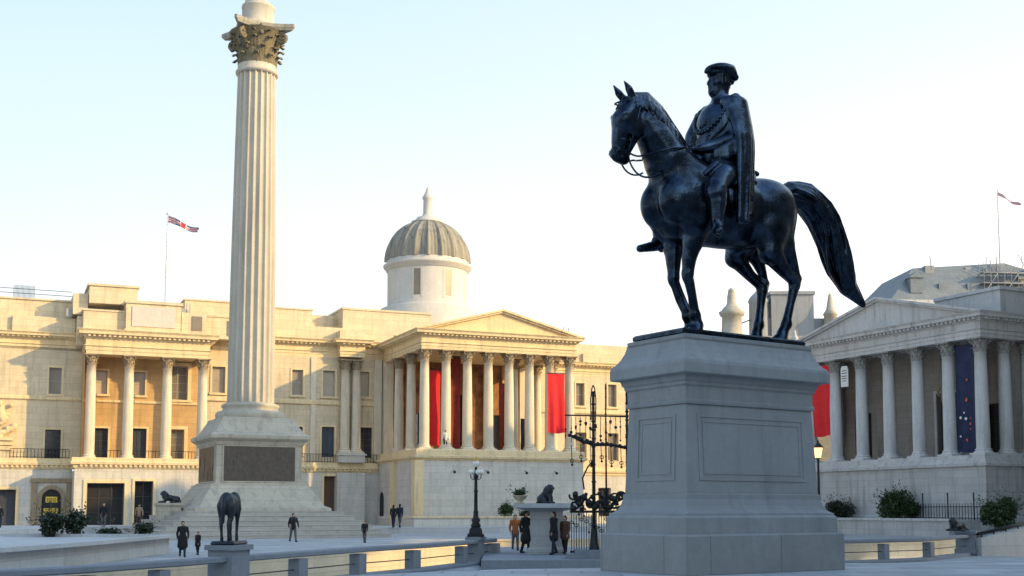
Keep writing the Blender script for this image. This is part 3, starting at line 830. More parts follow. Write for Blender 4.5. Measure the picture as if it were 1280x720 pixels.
# ---- rider
def rider():
    s = Sculpt()
    s.el((-.10, 0, 2.98), (.33, .36, .30), .12)
    s.chain([(-.10, 0, 3.06), (-.08, 0, 3.36), (-.10, 0, 3.74)], [.32, .36, .38], .12)
    s.el((-.02, 0, 3.70), (.32, .38, .45), .1)
    s.rc((-.13, .29, 3.99), (-.13, -.33, 3.99), .18, .18, .1)
    s.rc((-.13, 0, 4.05), (-.09, 0, 4.36), .20, .125, .09)
    # head turned a little to the far side
    hd = Vector((.95, -.31, 0)); hs = Vector((.31, .95, 0)); c = Vector((-.05, 0, 4.52)); HS = .90
    def H(f, l, u): return tuple(c + (hd * f + hs * l + Vector((0, 0, u))) * HS)
    s.el(H(-.02, 0, .03), (.168, .14, .195), .04)
    s.el(H(.045, 0, -.11), (.13, .12, .14), .05)
    s.el(H(.08, 0, -.21), (.10, .105, .10), .04); s.el(H(-.09, 0, -.06), (.12, .145, .19), .05)
    s.rc(H(.12, 0, -.205), H(.10, 0, -.20), .058, .06, .04)          # chin
    s.rc(H(.165, 0, .03), H(.20, 0, -.055), .022, .034, .03)         # nose
    for q in (1, -1):
        s.rc(H(.15, q * .03, .045), H(.13, q * .095, .04), .028, .025, .03)   # brow
        s.el(H(.145, q * .055, .012), (.025, .025, .018), .01)
        s.el(H(.10, q * .09, -.05), (.055, .045, .05), .04)
        s.el(H(-.02, q * .158, -.01), (.035, .02, .055), .015)
        s.rc(H(.185, q * .012, -.125), H(.15, q * .06, -.15), .022, .014, .015)   # moustache
        s.rc(H(.165, 0, -.155), H(.15, q * .035, -.155), .018, .014, .012)
    # arms
    s.chain([(-.11, .33, 3.96), (-.06, .38, 3.68), (-.03, .40, 3.44)], [.17, .165, .14], .06)
    s.chain([(-.03, .40, 3.42), (.30, .36, 3.27), (.62, .25, 3.17)], [.135, .125, .085], .05)
    s.chain([(-.13, -.44, 3.96), (-.05, -.56, 3.68), (.0, -.60, 3.44)], [.19, .195, .16], .06)
    s.chain([(.0, -.60, 3.42), (.3, -.46, 3.25), (.62, -.2, 3.12)], [.135, .125, .085], .05)
    for q, yy, zz in ((1, .205, 3.155), (-1, -.155, 3.10)):
        s.el((.72, yy, zz), (.10, .075, .06), .03)
    # legs astride
    for q in (1, -1):
        s.chain([(.0, q * .26, 2.90), (.34, q * .47, 2.70), (.64, q * .63, 2.44)], [.26, .225, .175], .08)
        s.chain([(.64, q * .63, 2.44), (.685, q * .70, 2.16), (.70, q * .70, 1.82)], [.168, .15, .10], .05)
        s.el((.64, q * .69, 2.22), (.13, .10, .19), .05)
        s.rc((.685, q * .665, 2.36), (.69, q * .675, 2.31), .185, .18, .03)     # boot cuff
    s.chain([(.68, .70, 1.80), (.73, .76, 1.72), (.84, .90, 1.65)], [.10, .088, .06], .04)
    s.chain([(.68, -.70, 1.80), (.80, -.73, 1.70), (1.05, -.79, 1.64)], [.10, .09, .065], .04)
    s.rc((.62, .67, 1.74), (.66, .69, 1.66), .07, .06, .04); s.rc((.62, -.67, 1.74), (.66, -.69, 1.66), .07, .06, .04)
    # tunic skirt folds over the thighs
    for q in (1, -1):
        for i in range(8):
            a = -.35 + i * .11
            s.chain([(.12 + a * .2, q * .28, 3.12), (.18 + a * .8, q * (.46 + .05 * (i % 2)), 2.86), (.30 + a * 1.1, q * (.62 - .10 * (i > 5)), 2.62 + .05 * (i % 2) - .05 * (i < 3))], [.075, .07, .05], .035)
    # belt and baldric
    n = 22
    for i in range(n):
        a, b = 2 * PI * i / n, 2 * PI * (i + 1) / n
        s.rc((-.10 + .315 * math.cos(a), .33 * math.sin(a), 3.16), (-.10 + .315 * math.cos(b), .33 * math.sin(b), 3.16), .035, .035, .015)
    return s
rb = rider().build('rider', 'bronze2', eq, res=.0185)
hands = MB()
for q, yy, zz in ((1, .205, 3.155), (-1, -.155, 3.10)):
    for i in range(4):
        dz = .045 - i * .032; ln = (.075, .085, .08, .065)[i]
        b0 = Vector((.77, yy + .02 * q, zz + dz)); 
        hands.tube([b0, b0 + Vector((ln * .75, -q * .015, -.004)), b0 + Vector((ln * .95, -q * .055, -.012)), b0 + Vector((ln * .55, -q * .085, -.015))], [.0185, .0175, .016, .013], 7)
    b0 = Vector((.70, yy - q * .035, zz + .055))
    hands.tube([b0, b0 + Vector((.05, -q * .03, .022)), b0 + Vector((.11, -q * .045, .012))], [.021, .019, .014], 7)
join_into(rb, hands)

# flat cap
s = Sculpt()
hd = Vector((.95, -.31, 0)); hs = Vector((.31, .95, 0)); c = Vector((-.06, 0, 4.52))
def H(f, l, u): return tuple(c + (hd * f + hs * l + Vector((0, 0, u))) * .9)
s.el(H(-.03, 0, .20), (.265, .24, .078), .05, ('Y', R(-8)))
s.el(H(-.07, 0, .255), (.22, .21, .08), .06)
s.rc(H(.20, .06, .17), H(.255, 0, .17), .045, .035, .05)
s.rc(H(-.22, .02, .21), H(-.33, .05, .10), .115, .06, .07)
s.rc(H(-.22, -.10, .19), H(-.31, -.08, .05), .10, .05, .07)
n = 18
for i in range(n):
    a, b = 2 * PI * i / n, 2 * PI * (i + 1) / n
    s.rc(H(-.02 + .195 * math.cos(a), .17 * math.sin(a), .135), H(-.02 + .195 * math.cos(b), .17 * math.sin(b), .135), .035, .035, .02)
s.build('cap', 'bronze', rb, res=.016)
# hair at the neck
s = Sculpt()
for i in range(11):
    a = PI * (.32 + 1.36 * i / 10)
    p = H(-.02 + .165 * math.cos(a), .155 * math.sin(a), .10)
    q = H(-.035 + .18 * math.cos(a), .165 * math.sin(a), -.06 - .03 * (i % 2))
    s.rc(p, q, .04, .03, .03)
s.build('hair', 'bronze', rb, res=.016, smooth_it=0)
# chain collar and breast ornament
mb = MB()
for i in range(19):
    t = i / 18; a = PI * (t - .5)
    x = .02 + .31 * math.cos(a * .9) * (1 - .0); y = .36 * math.sin(a)
    z = 3.93 - .36 * math.cos(a) ** 1.2
    xx = -.02 + .335 * math.sqrt(max(0, 1 - (y / .43) ** 2)) * math.sqrt(max(.2, 1 - ((z - 3.66) / .5) ** 2)) + .01
    mb.sphere((xx, y, z), .034, 8, 0, (1, 1, 1.2))
for i in range(16):
    y = rnd.uniform(-.24, .2); z = rnd.uniform(3.3, 3.75)
    xx = -.02 + .325 * math.sqrt(max(0, 1 - (y / .43) ** 2)) * math.sqrt(max(.2, 1 - ((z - 3.66) / .5) ** 2))
    mb.sphere((xx, y, z), rnd.uniform(.025, .045), 8)
mb.build('collar', 'bronze2', rb)
# cloak: hanging folds from the shoulders
s = Sculpt()
top = [(.10, .32, 4.06), (.0, .40, 4.08), (-.14, .44, 4.07), (-.26, .38, 4.07), (-.34, .28, 4.10), (-.36, .12, 4.13), (-.36, -.05, 4.13), (-.34, -.22, 4.10), (-.26, -.38, 4.06), (-.10, -.47, 4.02), (.04, -.40, 4.0)]
mid = [(.05, .55, 3.44), (-.08, .58, 3.42), (-.20, .54, 3.40), (-.32, .47, 3.40), (-.42, .38, 3.42), (-.44, .18, 3.45), (-.44, -.05, 3.45), (-.48, -.28, 3.42), (-.42, -.50, 3.40), (-.30, -.66, 3.40), (-.16, -.68, 3.44)]
low = [(.12, .62, 2.70), (.04, .64, 2.66), (-.05, .63, 2.66), (-.18, .56, 2.74), (-.36, .42, 2.92), (-.48, .22, 3.02), (-.48, -.05, 3.04), (-.46, -.32, 2.96), (-.40, -.55, 2.72), (-.30, -.72, 2.66), (-.1, -.72, 2.7)]
hem = [(.20, .67, 1.98), (.13, .69, 1.93), (.05, .69, 1.97), (-.07, .66, 2.25), (-.28, .55, 2.68), (-.52, .32, 2.96), (-.54, -.05, 3.0), (-.50, -.38, 2.88), (-.42, -.66, 2.34), (-.28, -.76, 2.1), (-.06, -.74, 2.0)]
def lerp(a, b, t): return tuple(a[i] * (1 - t) + b[i] * t for i in range(3))
nf = 37
for i in range(nf):
    t = i / (nf - 1) * (len(top) - 1); k0 = min(int(t), len(top) - 2); f = t - k0
    P = [lerp(L[k0], L[k0 + 1], f) for L in (top, mid, low, hem)]
    out = .024 * (1.2 if i % 3 == 0 else -1) * rnd.uniform(.5, 1.6); dz_ = rnd.uniform(-.05, .05)
    Q = []
    for j, p in enumerate(P):
        v = Vector((p[0] + .1, p[1], 0)).normalized()
        g = (0., .2, 1.2, 1.6)[j] * out
        Q.append((p[0] + v.x * g, p[1] + v.y * g, p[2] + dz_ * (j == 3)))
    QQ = []; E_ = [Q[0]] + Q + [Q[-1]]
    for j in range(1, 4):
        for m in range(3):
            t_ = m / 3; a0, a1, a2, a3 = [Vector(v_) for v_ in E_[j - 1:j + 3]]
            QQ.append(tuple(.5 * (2 * a1 + (a2 - a0) * t_ + (2 * a0 - 5 * a1 + 4 * a2 - a3) * t_ * t_ + (3 * a1 - a0 - 3 * a2 + a3) * t_ ** 3)))
    QQ.append(Q[-1])
    s.chain(QQ, list(np.linspace(.072, .036 if i % 3 else .046, len(QQ))), .035)
# collar roll and the drape across the chest
s.chain([(.10, .30, 4.05), (-.10, .36, 4.14), (-.28, .2, 4.19), (-.32, 0, 4.2), (-.28, -.2, 4.19), (-.10, -.36, 4.12), (.12, -.26, 4.0)], [.07, .085, .085, .085, .085, .085, .06], .04)
for i in range(6):
    z = i * .045
    s.chain([(-.02, .42, 4.0 - z * .6), (.16, .31, 3.82 - z), (.285, .06, 3.62 - z * 1.1), (.28, -.2, 3.46 - z)], [.055, .045, .035, .02], .02)
for i in range(5):       # cloth gathered over the bridle arm
    s.chain([(-.10, .50, 3.62 - i * .05), (.06, .54, 3.36 - i * .045), (.24, .48, 3.24 - i * .05), (.42, .38, 3.14 - i * .03)], [.05, .06, .055, .03], .025)
s.build('cloak', 'bronze2', rb, res=.0195, smooth_it=1)
# sword
mb = MB(); mb.tube([(.12, .42, 3.1), (.02, .62, 2.75), (-.10, .72, 2.3)], [.028, .03, .02], 8)
mb.tube([(.12, .42, 3.1), (.22, .33, 3.24)], [.022, .026], 8); mb.sphere((.24, .31, 3.26), .04, 8)
mb.tube([(.06, .52, 3.16), (.16, .34, 3.05)], .018, 6)
mb.build('sword', 'bronze2', rb)
# ------------------------------------------------------------------ shared architectural pieces
_meshcache = {}
def column_meshes(key, h, r, mats, leafy=True):
    """unfluted Corinthian column: (base, shaft, capital) meshes standing on z = 0"""
    if key in _meshcache: return _meshcache[key]
    cap_h = r * 2.25; base_h = r * .95
    mb = MB()
    mb.box(-1.38 * r, 1.38 * r, -1.38 * r, 1.38 * r, 0, .28 * r)
    mb.lathe([(1.36 * r, .28 * r), (1.40 * r, .38 * r), (1.33 * r, .5 * r), (1.16 * r, .54 * r), (1.13 * r, .66 * r), (1.22 * r, .72 * r), (1.22 * r, .82 * r), (1.08 * r, .86 * r), (1.04 * r, base_h)], seg=20)
    base = mb.mesh('base_' + key)
    mb = MB()
    n = 8; prof = []
    for i in range(n + 1):
        t = i / n
        prof.append((r * (1 - .155 * t ** 1.7), base_h + t * (h - cap_h - base_h)))
    prof += [(r * .93, h - cap_h + .001), (r * .93, h - cap_h + .06 * r)]
    def flute(a, z):
        q = (math.sin(a * 12)) ** 2
        return 1 - .035 * (1 - q) ** 2
    mb.lathe(prof, seg=48, fn=flute)
    shaft = mb.mesh('shaft_' + key)
    mb = MB(); z0 = h - cap_h
    mb.lathe([(.84 * r, z0 + .04 * r), (.82 * r, z0 + .5 * r), (.86 * r, z0 + 1.2 * r), (1.0 * r, z0 + 1.7 * r), (1.16 * r, z0 + 1.9 * r)], seg=16)
    if leafy:
        rg = random.Random(5)
        for ring, (zz, hh, nn, off) in enumerate(((.02, .85, 8, 0), (.55, 1.0, 8, .5), (1.1, .8, 8, 0))):
            for k in range(nn):
                a = 2 * PI * (k + off) / nn + rg.uniform(-.05, .05)
                ca, sa = math.cos(a), math.sin(a)
                pr = [(.86, 0, .20), (.92, .4, .27), (.98, .72, .25), (1.16, .94, .2), (1.30, .90, .13), (1.28, .76, .06)]
                vs = []
                for (rr, t, wd) in pr:
                    rr = rr + .05 * ring
                    z = z0 + (zz + hh * t) * r
                    for sgn, dd in ((-1, -.06), (0, .03), (1, -.06)):
                        x = (rr + dd) * r; y = sgn * wd * r * 1.15
                        vs.append((ca * x - sa * y, sa * x + ca * y, z))
                fs = []
                for i in range(len(pr) - 1):
                    for j in range(2):
                        fs.append((i * 3 + j, i * 3 + j + 1, i * 3 + j + 4, i * 3 + j + 3))
                mb.add(vs, fs, 0, False)
        for k in range(4):
            a = PI / 4 + k * PI / 2
            pts = []
            for i in range(9):
                t = i / 8; aa = t * PI * 1.7
                rad = (1.42 - .18 * math.sin(aa * .5) * t) * r
                rr = .2 * r * (1 - .5 * t)
                pts.append(((1.32 * r + rr * math.cos(aa + PI)) * math.cos(a), (1.32 * r + rr * math.cos(aa + PI)) * math.sin(a), z0 + 1.72 * r + rr * math.sin(aa + PI) * -1))
            mb.tube([(.95 * r * math.cos(a), .95 * r * math.sin(a), z0 + 1.2 * r)] + pts, .1 * r, 5)
    # abacus with hollow sides
    pl = []
    q = 1.42 * r; cut = .16 * r
    cor = [(-q, -q), (q, -q), (q, q), (-q, q)]
    for i in range(4):
        a, b = Vector(cor[i]), Vector(cor[(i + 1) % 4])
        d = (b - a).normalized(); nrm = Vector((-d.y, d.x))
        for t in (.05, .25, .5, .75, .95):
            pl.append(a + (b - a) * t + nrm * (.30 * r * math.sin(PI * t)))
    mb.rings([[(p.x * .94, p.y * .94, z0 + 1.98 * r) for p in pl], [(p.x, p.y, z0 + 2.1 * r) for p in pl], [(p.x, p.y, z0 + 2.25 * r) for p in pl]])
    cap = mb.mesh('capital_' + key)
    for me, mm in ((base, mats[0]), (shaft, mats[1]), (cap, mats[2])): me.materials.append(M[mm])
    _meshcache[key] = (base, shaft, cap)
    return _meshcache[key]

def put_column(parent, x, y, z, key, rz=0.):
    b, s_, c = _meshcache[key]
    o = link('column', s_, None, parent); o.location = (x, y, z); o.rotation_euler = (0, 0, rz)
    link('capital', c, None, o); link('base', b, None, o)
    return o

def window(parent, x0, x1, z0, z1, y, glass='glass', frame='frame', nx=2, nz=4, fw=.07, name='window'):
    mb = MB(); mb.add([(x0, y, z0), (x1, y, z0), (x1, y, z1), (x0, y, z1)], [(0, 1, 2, 3)])
    g = mb.build(name, glass, parent)
    mb = MB(); d = .06
    mb.box(x0, x0 + fw, y - d, y - .004, z0, z1); mb.box(x1 - fw, x1, y - d, y - .004, z0, z1)
    mb.box(x0 + fw, x1 - fw, y - d, y - .004, z0, z0 + fw); mb.box(x0 + fw, x1 - fw, y - d, y - .004, z1 - fw, z1)
    for i in range(1, nx):
        x = x0 + (x1 - x0) * i / nx; mb.box(x - .025, x + .025, y - d * .7, y - .004, z0 + fw, z1 - fw)
    for i in range(1, nz):
        z = z0 + (z1 - z0) * i / nz; mb.box(x0 + fw, x1 - fw, y - d * .6, y - .006, z - .022, z + .022)
    mb.build('frame', frame, g)
    return g

def surround(mb, x0, x1, z0, z1, y, t=.22, d=.09, sill=True, hood=False):
    mb.box(x0 - t, x0 - .003, y - d, y + .04, z0, z1 + t); mb.box(x1 + .003, x1 + t, y - d, y + .04, z0, z1 + t)
    mb.box(x0 - .003, x1 + .003, y - d, y + .04, z1 + .003, z1 + t)
    if sill: mb.box(x0 - t - .08, x1 + t + .08, y - d - .1, y + .04, z0 - .2, z0 - .003)
    if hood: mb.box(x0 - t - .15, x1 + t + .15, y - d - .22, y + .04, z1 + t + .12, z1 + t + .34)

def entab(mb, path, z0, z1, out=0., dent=True, base=-.5, mb_d=None):
    """architrave, frieze and cornice along a plan path"""
    H = z1 - z0
    f = lambda t: z0 + H * t
    prof = [(base, f(0)), (out, f(0)), (out, f(.15)), (out + .05, f(.152)), (out + .05, f(.30)), (out + .16, f(.325)), (out + .16, f(.355)), (out + .02, f(.36)), (out + .02, f(.62)), (out + .14, f(.66)),
            (out + .14, f(.70)), (out + .26, f(.705)), (out + .26, f(.775)), (out + .62, f(.80)), (out + .64, f(.90)), (out + .78, f(.985)), (out + .78, f(1)), (base, f(1))]
    mb.sweep(path, prof)
    if dent and mb_d is not None:
        for i in range(len(path) - 1):
            a, b = Vector(path[i]), Vector(path[i + 1]); d = (b - a); L = d.length; d.normalize(); nrm = Vector((d.y, -d.x))
            n = int(L / .42)
            for k in range(n):
                c = a + d * ((k + .5) * L / n)
                w_ = .11
                q = [c + d * w_ + nrm * (out + .27), c - d * w_ + nrm * (out + .27), c - d * w_ + nrm * (out + .47), c + d * w_ + nrm * (out + .47)]
                mb_d.prism([(p.x, p.y) for p in q], 'z', f(.705), f(.79))

def pediment(parent, x0, x1, yf, yb, z0, zap, mat, matroof, deep=.55):
    """triangular gable over the entablature: tympanum, raking cornices, roof"""
    xm = (x0 + x1) / 2
    mb = MB()
    mb.prism([(x0 + .9, z0 - .02), (x1 - .9, z0 - .02), (xm, zap - .55)], 'y', yf + .45, yf + .95)
    mb.build('tympanum', mat, parent)
    mb = MB()
    sl = (zap - z0) / (xm - x0)
    for (t0, t1, out) in ((0., -.20, 0.), (-.203, -.36, .16), (-.363, -.62, .42)):
        L = [(x0 + .0, z0 + t0), (xm, zap + t0), (x1 - .0, z0 + t0), (x1 - .0, z0 + t1), (xm, zap + t1), (x0 + .0, z0 + t1)]
        ins = 0.
        if t0 < 0:   # clip the lower bands where they meet the horizontal cornice
            dx0 = (-t0) / sl; dx1 = (-t1) / sl
            L = [(x0 + dx0, z0 + .003), (xm, zap + t0), (x1 - dx0, z0 + .003), (x1 - dx1, z0 + .003), (xm, zap + t1), (x0 + dx1, z0 + .003)]
        else:
            dx1 = (-t1) / sl
            L = [(x0, z0 + .003), (xm, zap), (x1, z0 + .003), (x1 - dx1, z0 + .003), (xm, zap + t1), (x0 + dx1, z0 + .003)]
        mb.prism([L[0], L[1], L[4], L[5]], 'y', yf + out, yf + 1.0)
        mb.prism([L[1], L[2], L[3], L[4]], 'y', yf + out + .0015, yf + 1.0015)
    mb.build('raking_cornice', mat, parent)
    mb = MB()
    mb.prism([(x0 + .12, z0 + .0), (xm, zap - .06), (x1 - .12, z0 + .0)], 'y', yf + 1.004, yb)
    mb.build('roof', matroof, parent)
# ------------------------------------------------------------------ the long domed gallery (local x along the front, y into the building)
gal = thing('gallery_building', 'long pale stone gallery with a ribbed dome and a central columned portico', 'building', (G0.x, G0.y, 0), GA)
V = 11.5          # plane of the wings
ZL = 5.4          # ledge under the main storey
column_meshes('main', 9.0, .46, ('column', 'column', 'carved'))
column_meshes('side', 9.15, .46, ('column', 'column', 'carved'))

# ---- wings: main storey walls with openings
up_r = [(-16.9, -15.7, 11.75, 14.2), (-13.3, -12.2, 11.8, 14.25), (-9.4, -8.35, 11.83, 14.25), (-6.4, -5.2, 11.8, 14.3), (-2.95, -1.8, 11.9, 14.35)]
lo_r = [(-16.9, -15.7, 5.9, 8.7), (-13.3, -12.2, 5.9, 8.7), (-9.5, -8.3, 5.95, 8.8), (-6.45, -5.2, 5.95, 8.85), (-2.9, -1.45, 5.95, 8.9)]
up_l = [(-31.05, -30.0, 11.1, 13.45), (-27.2, -26.2, 11.2, 13.3), (-23.95, -22.95, 11.2, 13.3), (-43, -42, 11.1, 13.4), (-47, -46, 11.1, 13.4)]
lo_l = [(-31.2, -29.9, 5.42, 7.95), (-27.35, -26.0, 5.42, 8.15), (-24.2, -22.7, 5.42, 8.2), (-43, -41.8, 5.5, 7.9)]
RWIN = [(x, x + 1.3, 6.1, 9.0) for x in (20.6, 24.4, 28.4, 32.4, 36.4, 40.4)] + [(x + .1, x + 1.1, 11.8, 14.2) for x in (20.6, 24.4, 28.4, 32.4, 36.4, 40.4)]
niche = [(-20.95, -19.2, 10.9, 14.0), (-20.7, -19.4, 5.42, 8.2)]
mb = MB()
mb.wall(-60, -28.3, ZL, 15.3, V, [o for o in up_l + lo_l if o[1] < -28.3], .4)
mb.wall(-17.6, 1.2, ZL, 15.8, V, up_r + lo_r, .4)
mb.wall(15.0, 46, ZL - .2, 15.8, V, RWIN, .4)
mb.build('wing_wall', 'wall', gal)
mb = MB()
mb.wall(-28.3, -17.6, ZL, 14.9, V - .7, [o for o in up_l + lo_l if -28 < o[0] and o[1] < -18] + niche, .5)
mb.add([(-28.3, 7.7, ZL), (-28.3, V + .2, ZL), (-28.3, V + .2, 14.9), (-28.3, 7.7, 14.9)], [(0, 1, 2, 3)])
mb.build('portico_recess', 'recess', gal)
for o in up_r + up_l: window(gal, o[0], o[1], o[2], o[3], (V - .7 if -28 < o[0] < -18 else V) + .33, 'glass2', 'framew', 1, 2)
for o in lo_r + lo_l: window(gal, o[0], o[1], o[2], o[3], (V - .7 if -28 < o[0] < -18 else V) + .33, 'glass', 'frame', 2, 5)
for o in niche: window(gal, o[0], o[1], o[2], o[3], V - .7 + .45, 'glass2', 'framew', 2, 4)
for o in RWIN: window(gal, *o, V + .33, 'glass2', 'framew', 1, 2)
mb = MB()
for o in up_r + lo_r + up_l + lo_l:
    yy = V - .7 if -28 < o[0] < -18 else V
    surround(mb, *o, yy, .17, .07, o[2] > 8)
for o in niche: surround(mb, *o, V - .7, .3, .16, True, o[2] > 9)
for o in RWIN: surround(mb, *o, V, .17, .07, o[2] > 8)
mb.sweep([(-60, V), (-28.31, V)], [(-.1, 10.55), (.1, 10.55), (.16, 10.62), (.16, 10.82), (.1, 10.9), (-.1, 10.9)])
mb.sweep([(-28.2, V - .7), (-17.7, V - .7)], [(-.1, 10.45), (.1, 10.45), (.14, 10.52), (.14, 10.68), (-.1, 10.72)])
mb.sweep([(-17.5, V), (-.7, V)], [(-.1, 10.95), (.1, 10.95), (.18, 11.02), (.18, 11.32), (.1, 11.4), (-.1, 11.4)])
mb.sweep([(15.6, V), (46, V)], [(-.1, 10.95), (.1, 10.95), (.18, 11.02), (.18, 11.32), (.1, 11.4), (-.1, 11.4)])
mb.build('window_trim', 'trim', gal)
# relief trophy and niche figure on the left wing
s = Sculpt(); rg = random.Random(11)
for i in range(26):
    s.el((-34.9 + rg.gauss(0, .35), V - .25, 8.2 + rg.gauss(0, 1.0)), (rg.uniform(.12, .3), .22, rg.uniform(.15, .4)), .1)
s.el((-34.9, V - .4, 10.1), (.2, .2, .3), .08); s.el((-34.9, V - .3, 9.3), (.35, .25, .6), .1)
s.build('relief_trophy', 'trim', gal, res=.07)
mb = MB()
for i, (a, b, d) in enumerate(((6.9, 7.15, .5), (6.5, 6.88, .32), (6.1, 6.48, .18))): mb.box(-36, -33.8, V - d, V + .1, a, b)
mb.build('relief_bracket', 'trim', gal)
# ---- entablatures
mb = MB(); md = MB()
entab(mb, [(-60, V), (-28.4, V)], 15.0, 16.5, 0, True, -.5, mb)
entab(mb, [(-17.0, V), (-5.0, V), (-5.0, V - 1.15), (-2.6, V - 1.15), (-2.6, V), (-.3, V)], 15.6, 17.25, .02, True, -.3, mb)
entab(mb, [(15.3, V), (46, V)], 15.0, 16.35, .02, True, -.5, mb)
mb.build('wing_entablature', 'trim', gal)
mb = MB(); md = MB()
entab(mb, [(-28.25, V + .5), (-28.25, 7.6), (-17.75, 7.6), (-17.75, V + .5)], 14.4, 16.5, 0, True, -.85, mb)
mb.box(-27.3, -18.7, 8.4, V + .4, 14.5, 16.3)
mb.build('side_portico_entablature', 'trim', gal)
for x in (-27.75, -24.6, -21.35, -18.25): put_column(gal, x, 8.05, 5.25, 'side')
# ledge and ground storey
g_op = [(-34.9, -33.4, -.55, 2.66), (-27.85, -24.8, -.62, 3.2), (-23.95, -22.4, -.62, 3.4), (-6.3, -4.65, .3, 4.1), (-41, -39, -.6, 2.7), (-14.5, -12.6, -.6, 3.2), (-10.5, -8.9, -.6, 3.2)]
VG = V - .55
mb = MB()
mb.wall(-60, -28.9, -1.1, 4.45, VG, [g_op[0], g_op[4]], .6)
mb.wall(-17.1, -.95, -1.1, 4.45, VG, [g_op[3], g_op[5], g_op[6]], .6)
mb.wall(-28.9, -17.1, -1.3, 4.47, 7.1, [g_op[1], g_op[2]], .7)
for x in (-28.9, -17.1): mb.add([(x, 7.1, -1.3), (x, V, -1.3), (x, V, 4.3), (x, 7.1, 4.3)], [(0, 1, 2, 3)])
mb.wall(15.3, 46, -1.1, 4.45, VG, [(19, 20.5, .2, 3.2), (23, 24.5, .2, 3.2)], .6)
mb.build('ground_storey', 'low', gal)
mb = MB(); md = MB()
LP = [(-.3, 4.45), (.06, 4.45), (.12, 4.55), (.12, 4.72), (.32, 4.8), (.36, 5.0), (.25, 5.1), (.25, 5.38), (-.3, 5.4)]
mb.sweep([(-60, VG), (-28.9, VG), (-28.9, 7.1), (-17.1, 7.1), (-17.1, VG), (-1.0, VG)], LP)
mb.sweep([(15.4, VG), (46, VG)], LP)
mb.box(-28.6, -17.4, 7.4, V - .7, 4.6, 5.245)
for a, b, y in ((-60, -29.2, VG), (-28.6, -17.3, 7.1), (-16.8, -1.3, VG)):
    n = int((b - a) / .4)
    for k in range(n):
        x = a + (k + .5) * (b - a) / n; md.box(x - .1, x + .1, y - .26, y - .06, 4.60, 4.78)
mb.build('ledge', 'trim', gal); md.build('ledge_blocks', 'trim', gal)
for o in (g_op[0], g_op[4], g_op[1], g_op[2]):
    y = (7.1 + .66) if -29 < o[0] < -17 else VG + .55
    window(gal, o[0], o[1], o[2], o[3], y, 'black' if o is g_op[1] else 'glass', 'frame', 2 if o is not g_op[1] else 3, 3, .1, 'doorway')
for o in (g_op[3], g_op[5], g_op[6], (19, 20.5, .2, 3.2), (23, 24.5, .2, 3.2)):
    d = window(gal, o[0], o[1], o[2], o[3], VG + .55, 'wood' if o is g_op[3] else 'glass', 'frame', 2, 2, .12, 'doorway')
mb = MB()
surround(mb, *g_op[1], 7.1, .3, .1, False); surround(mb, *g_op[2], 7.1, .2, .08, False); surround(mb, *g_op[0], VG, .25, .08, False); surround(mb, *g_op[3], VG, .22, .1, False)
mb.build('doorway_trim', 'trim', gal)
# arched dark entrance on the left with two illegible yellow panels
mb = MB()
pts = [(-31.3, -.7), (-29.75, -.7), (-29.75, 1.9)] + [(-30.525 + .775 * math.cos(a), 1.9 + .775 * math.sin(a)) for a in [PI * i / 10 for i in range(1, 10)]] + [(-31.3, 1.9)]
mb.prism(pts, 'y', VG - .10, VG + .05)
ad = mb.build('arched_door', 'black', gal)
mb = MB(); mb.box(-31.0, -30.05, VG - .14, VG - .104, 1.55, 2.05); mb.box(-31.15, -29.95, VG - .14, VG - .104, .45, 1.05); mb.build('yellow_panel', 'yellow', ad)
mb = MB(); rg = random.Random(2)
for z in (1.68, 1.86, .58, .76, .92):
    x = -31.0 if z < 1.2 else -30.9
    while x < (-30.05 if z < 1.2 else -30.15):
        wd = rg.uniform(.06, .14); mb.box(x, x + wd, VG - .146, VG - .142, z - .045, z + .045); x += wd + .05
mb.build('worn_marks', 'black', ad)
mb = MB()
for k in range(12):
    a0, a1 = PI * k / 12, PI * (k + 1) / 12
    for (r0, r1, d) in ((.80, 1.15, .2),):
        q = [(-30.525 + r * math.cos(a), 1.9 + r * math.sin(a)) for r, a in ((r0, a0), (r1, a0), (r1, a1), (r0, a1))]
        mb.prism(q, 'y', VG - d, VG + .02)
for x0, x1 in ((-31.68, -31.33), (-29.72, -29.37)): mb.box(x0, x1, VG - .2, VG + .02, -1, 1.895)
mb.box(-32.2, -31.72, VG - .16, VG + .02, -1, 3.3); mb.box(-29.33, -28.95, VG - .16, VG + .02, -1, 3.3); mb.box(-32.3, -28.95, VG - .22, VG + .02, 3.305, 3.65)
mb.build('arch_trim', 'carved', gal)
# paired pilaster columns on the right wing
for x in (-4.35, -3.25):
    o = put_column(gal, x, V - .62, 6.35, 'main')
mb = MB(); mb.box(-5.1, -2.5, V - 1.3, V + .02, 5.405, 6.345); mb.box(-5.25, -2.35, V - 1.42, V + .02, 6.1, 6.22)
mb.box(-5.15, -2.45, V - 1.2, V + .02, -1, 4.45); mb.build('pilaster_base', 'low', gal)
mb = MB(); mb.box(-1.35, -.6, V - .3, V + .02, 5.41, 15.55); mb.box(-7.6, -7.1, V - .12, V + .02, 5.41, 15.55); mb.build('pilaster', 'column', gal)
for i, (a, b, y, z) in enumerate(((-17.0, -5.4, V - .5, 5.4), (-2.3, -1.1, V - .5, 5.4), (-27.2, -25.1, 7.9, 5.25), (-24.0, -21.9, 7.9, 5.25), (-20.8, -18.8, 7.9, 5.25), (-34, -29.2, V - .5, 5.4))):
    mb = MB(); n = int((b - a) / .28)
    for k in range(n + 1):
        x = a + (b - a) * k / n; mb.tube([(x, y, z), (x, y, z + .8)], .022, 4)
    mb.box(a, b, y - .025, y + .025, z + .78, z + .83); mb.box(a, b, y - .02, y + .02, z + .08, z + .12)
    mb.build('bars', 'iron', gal)
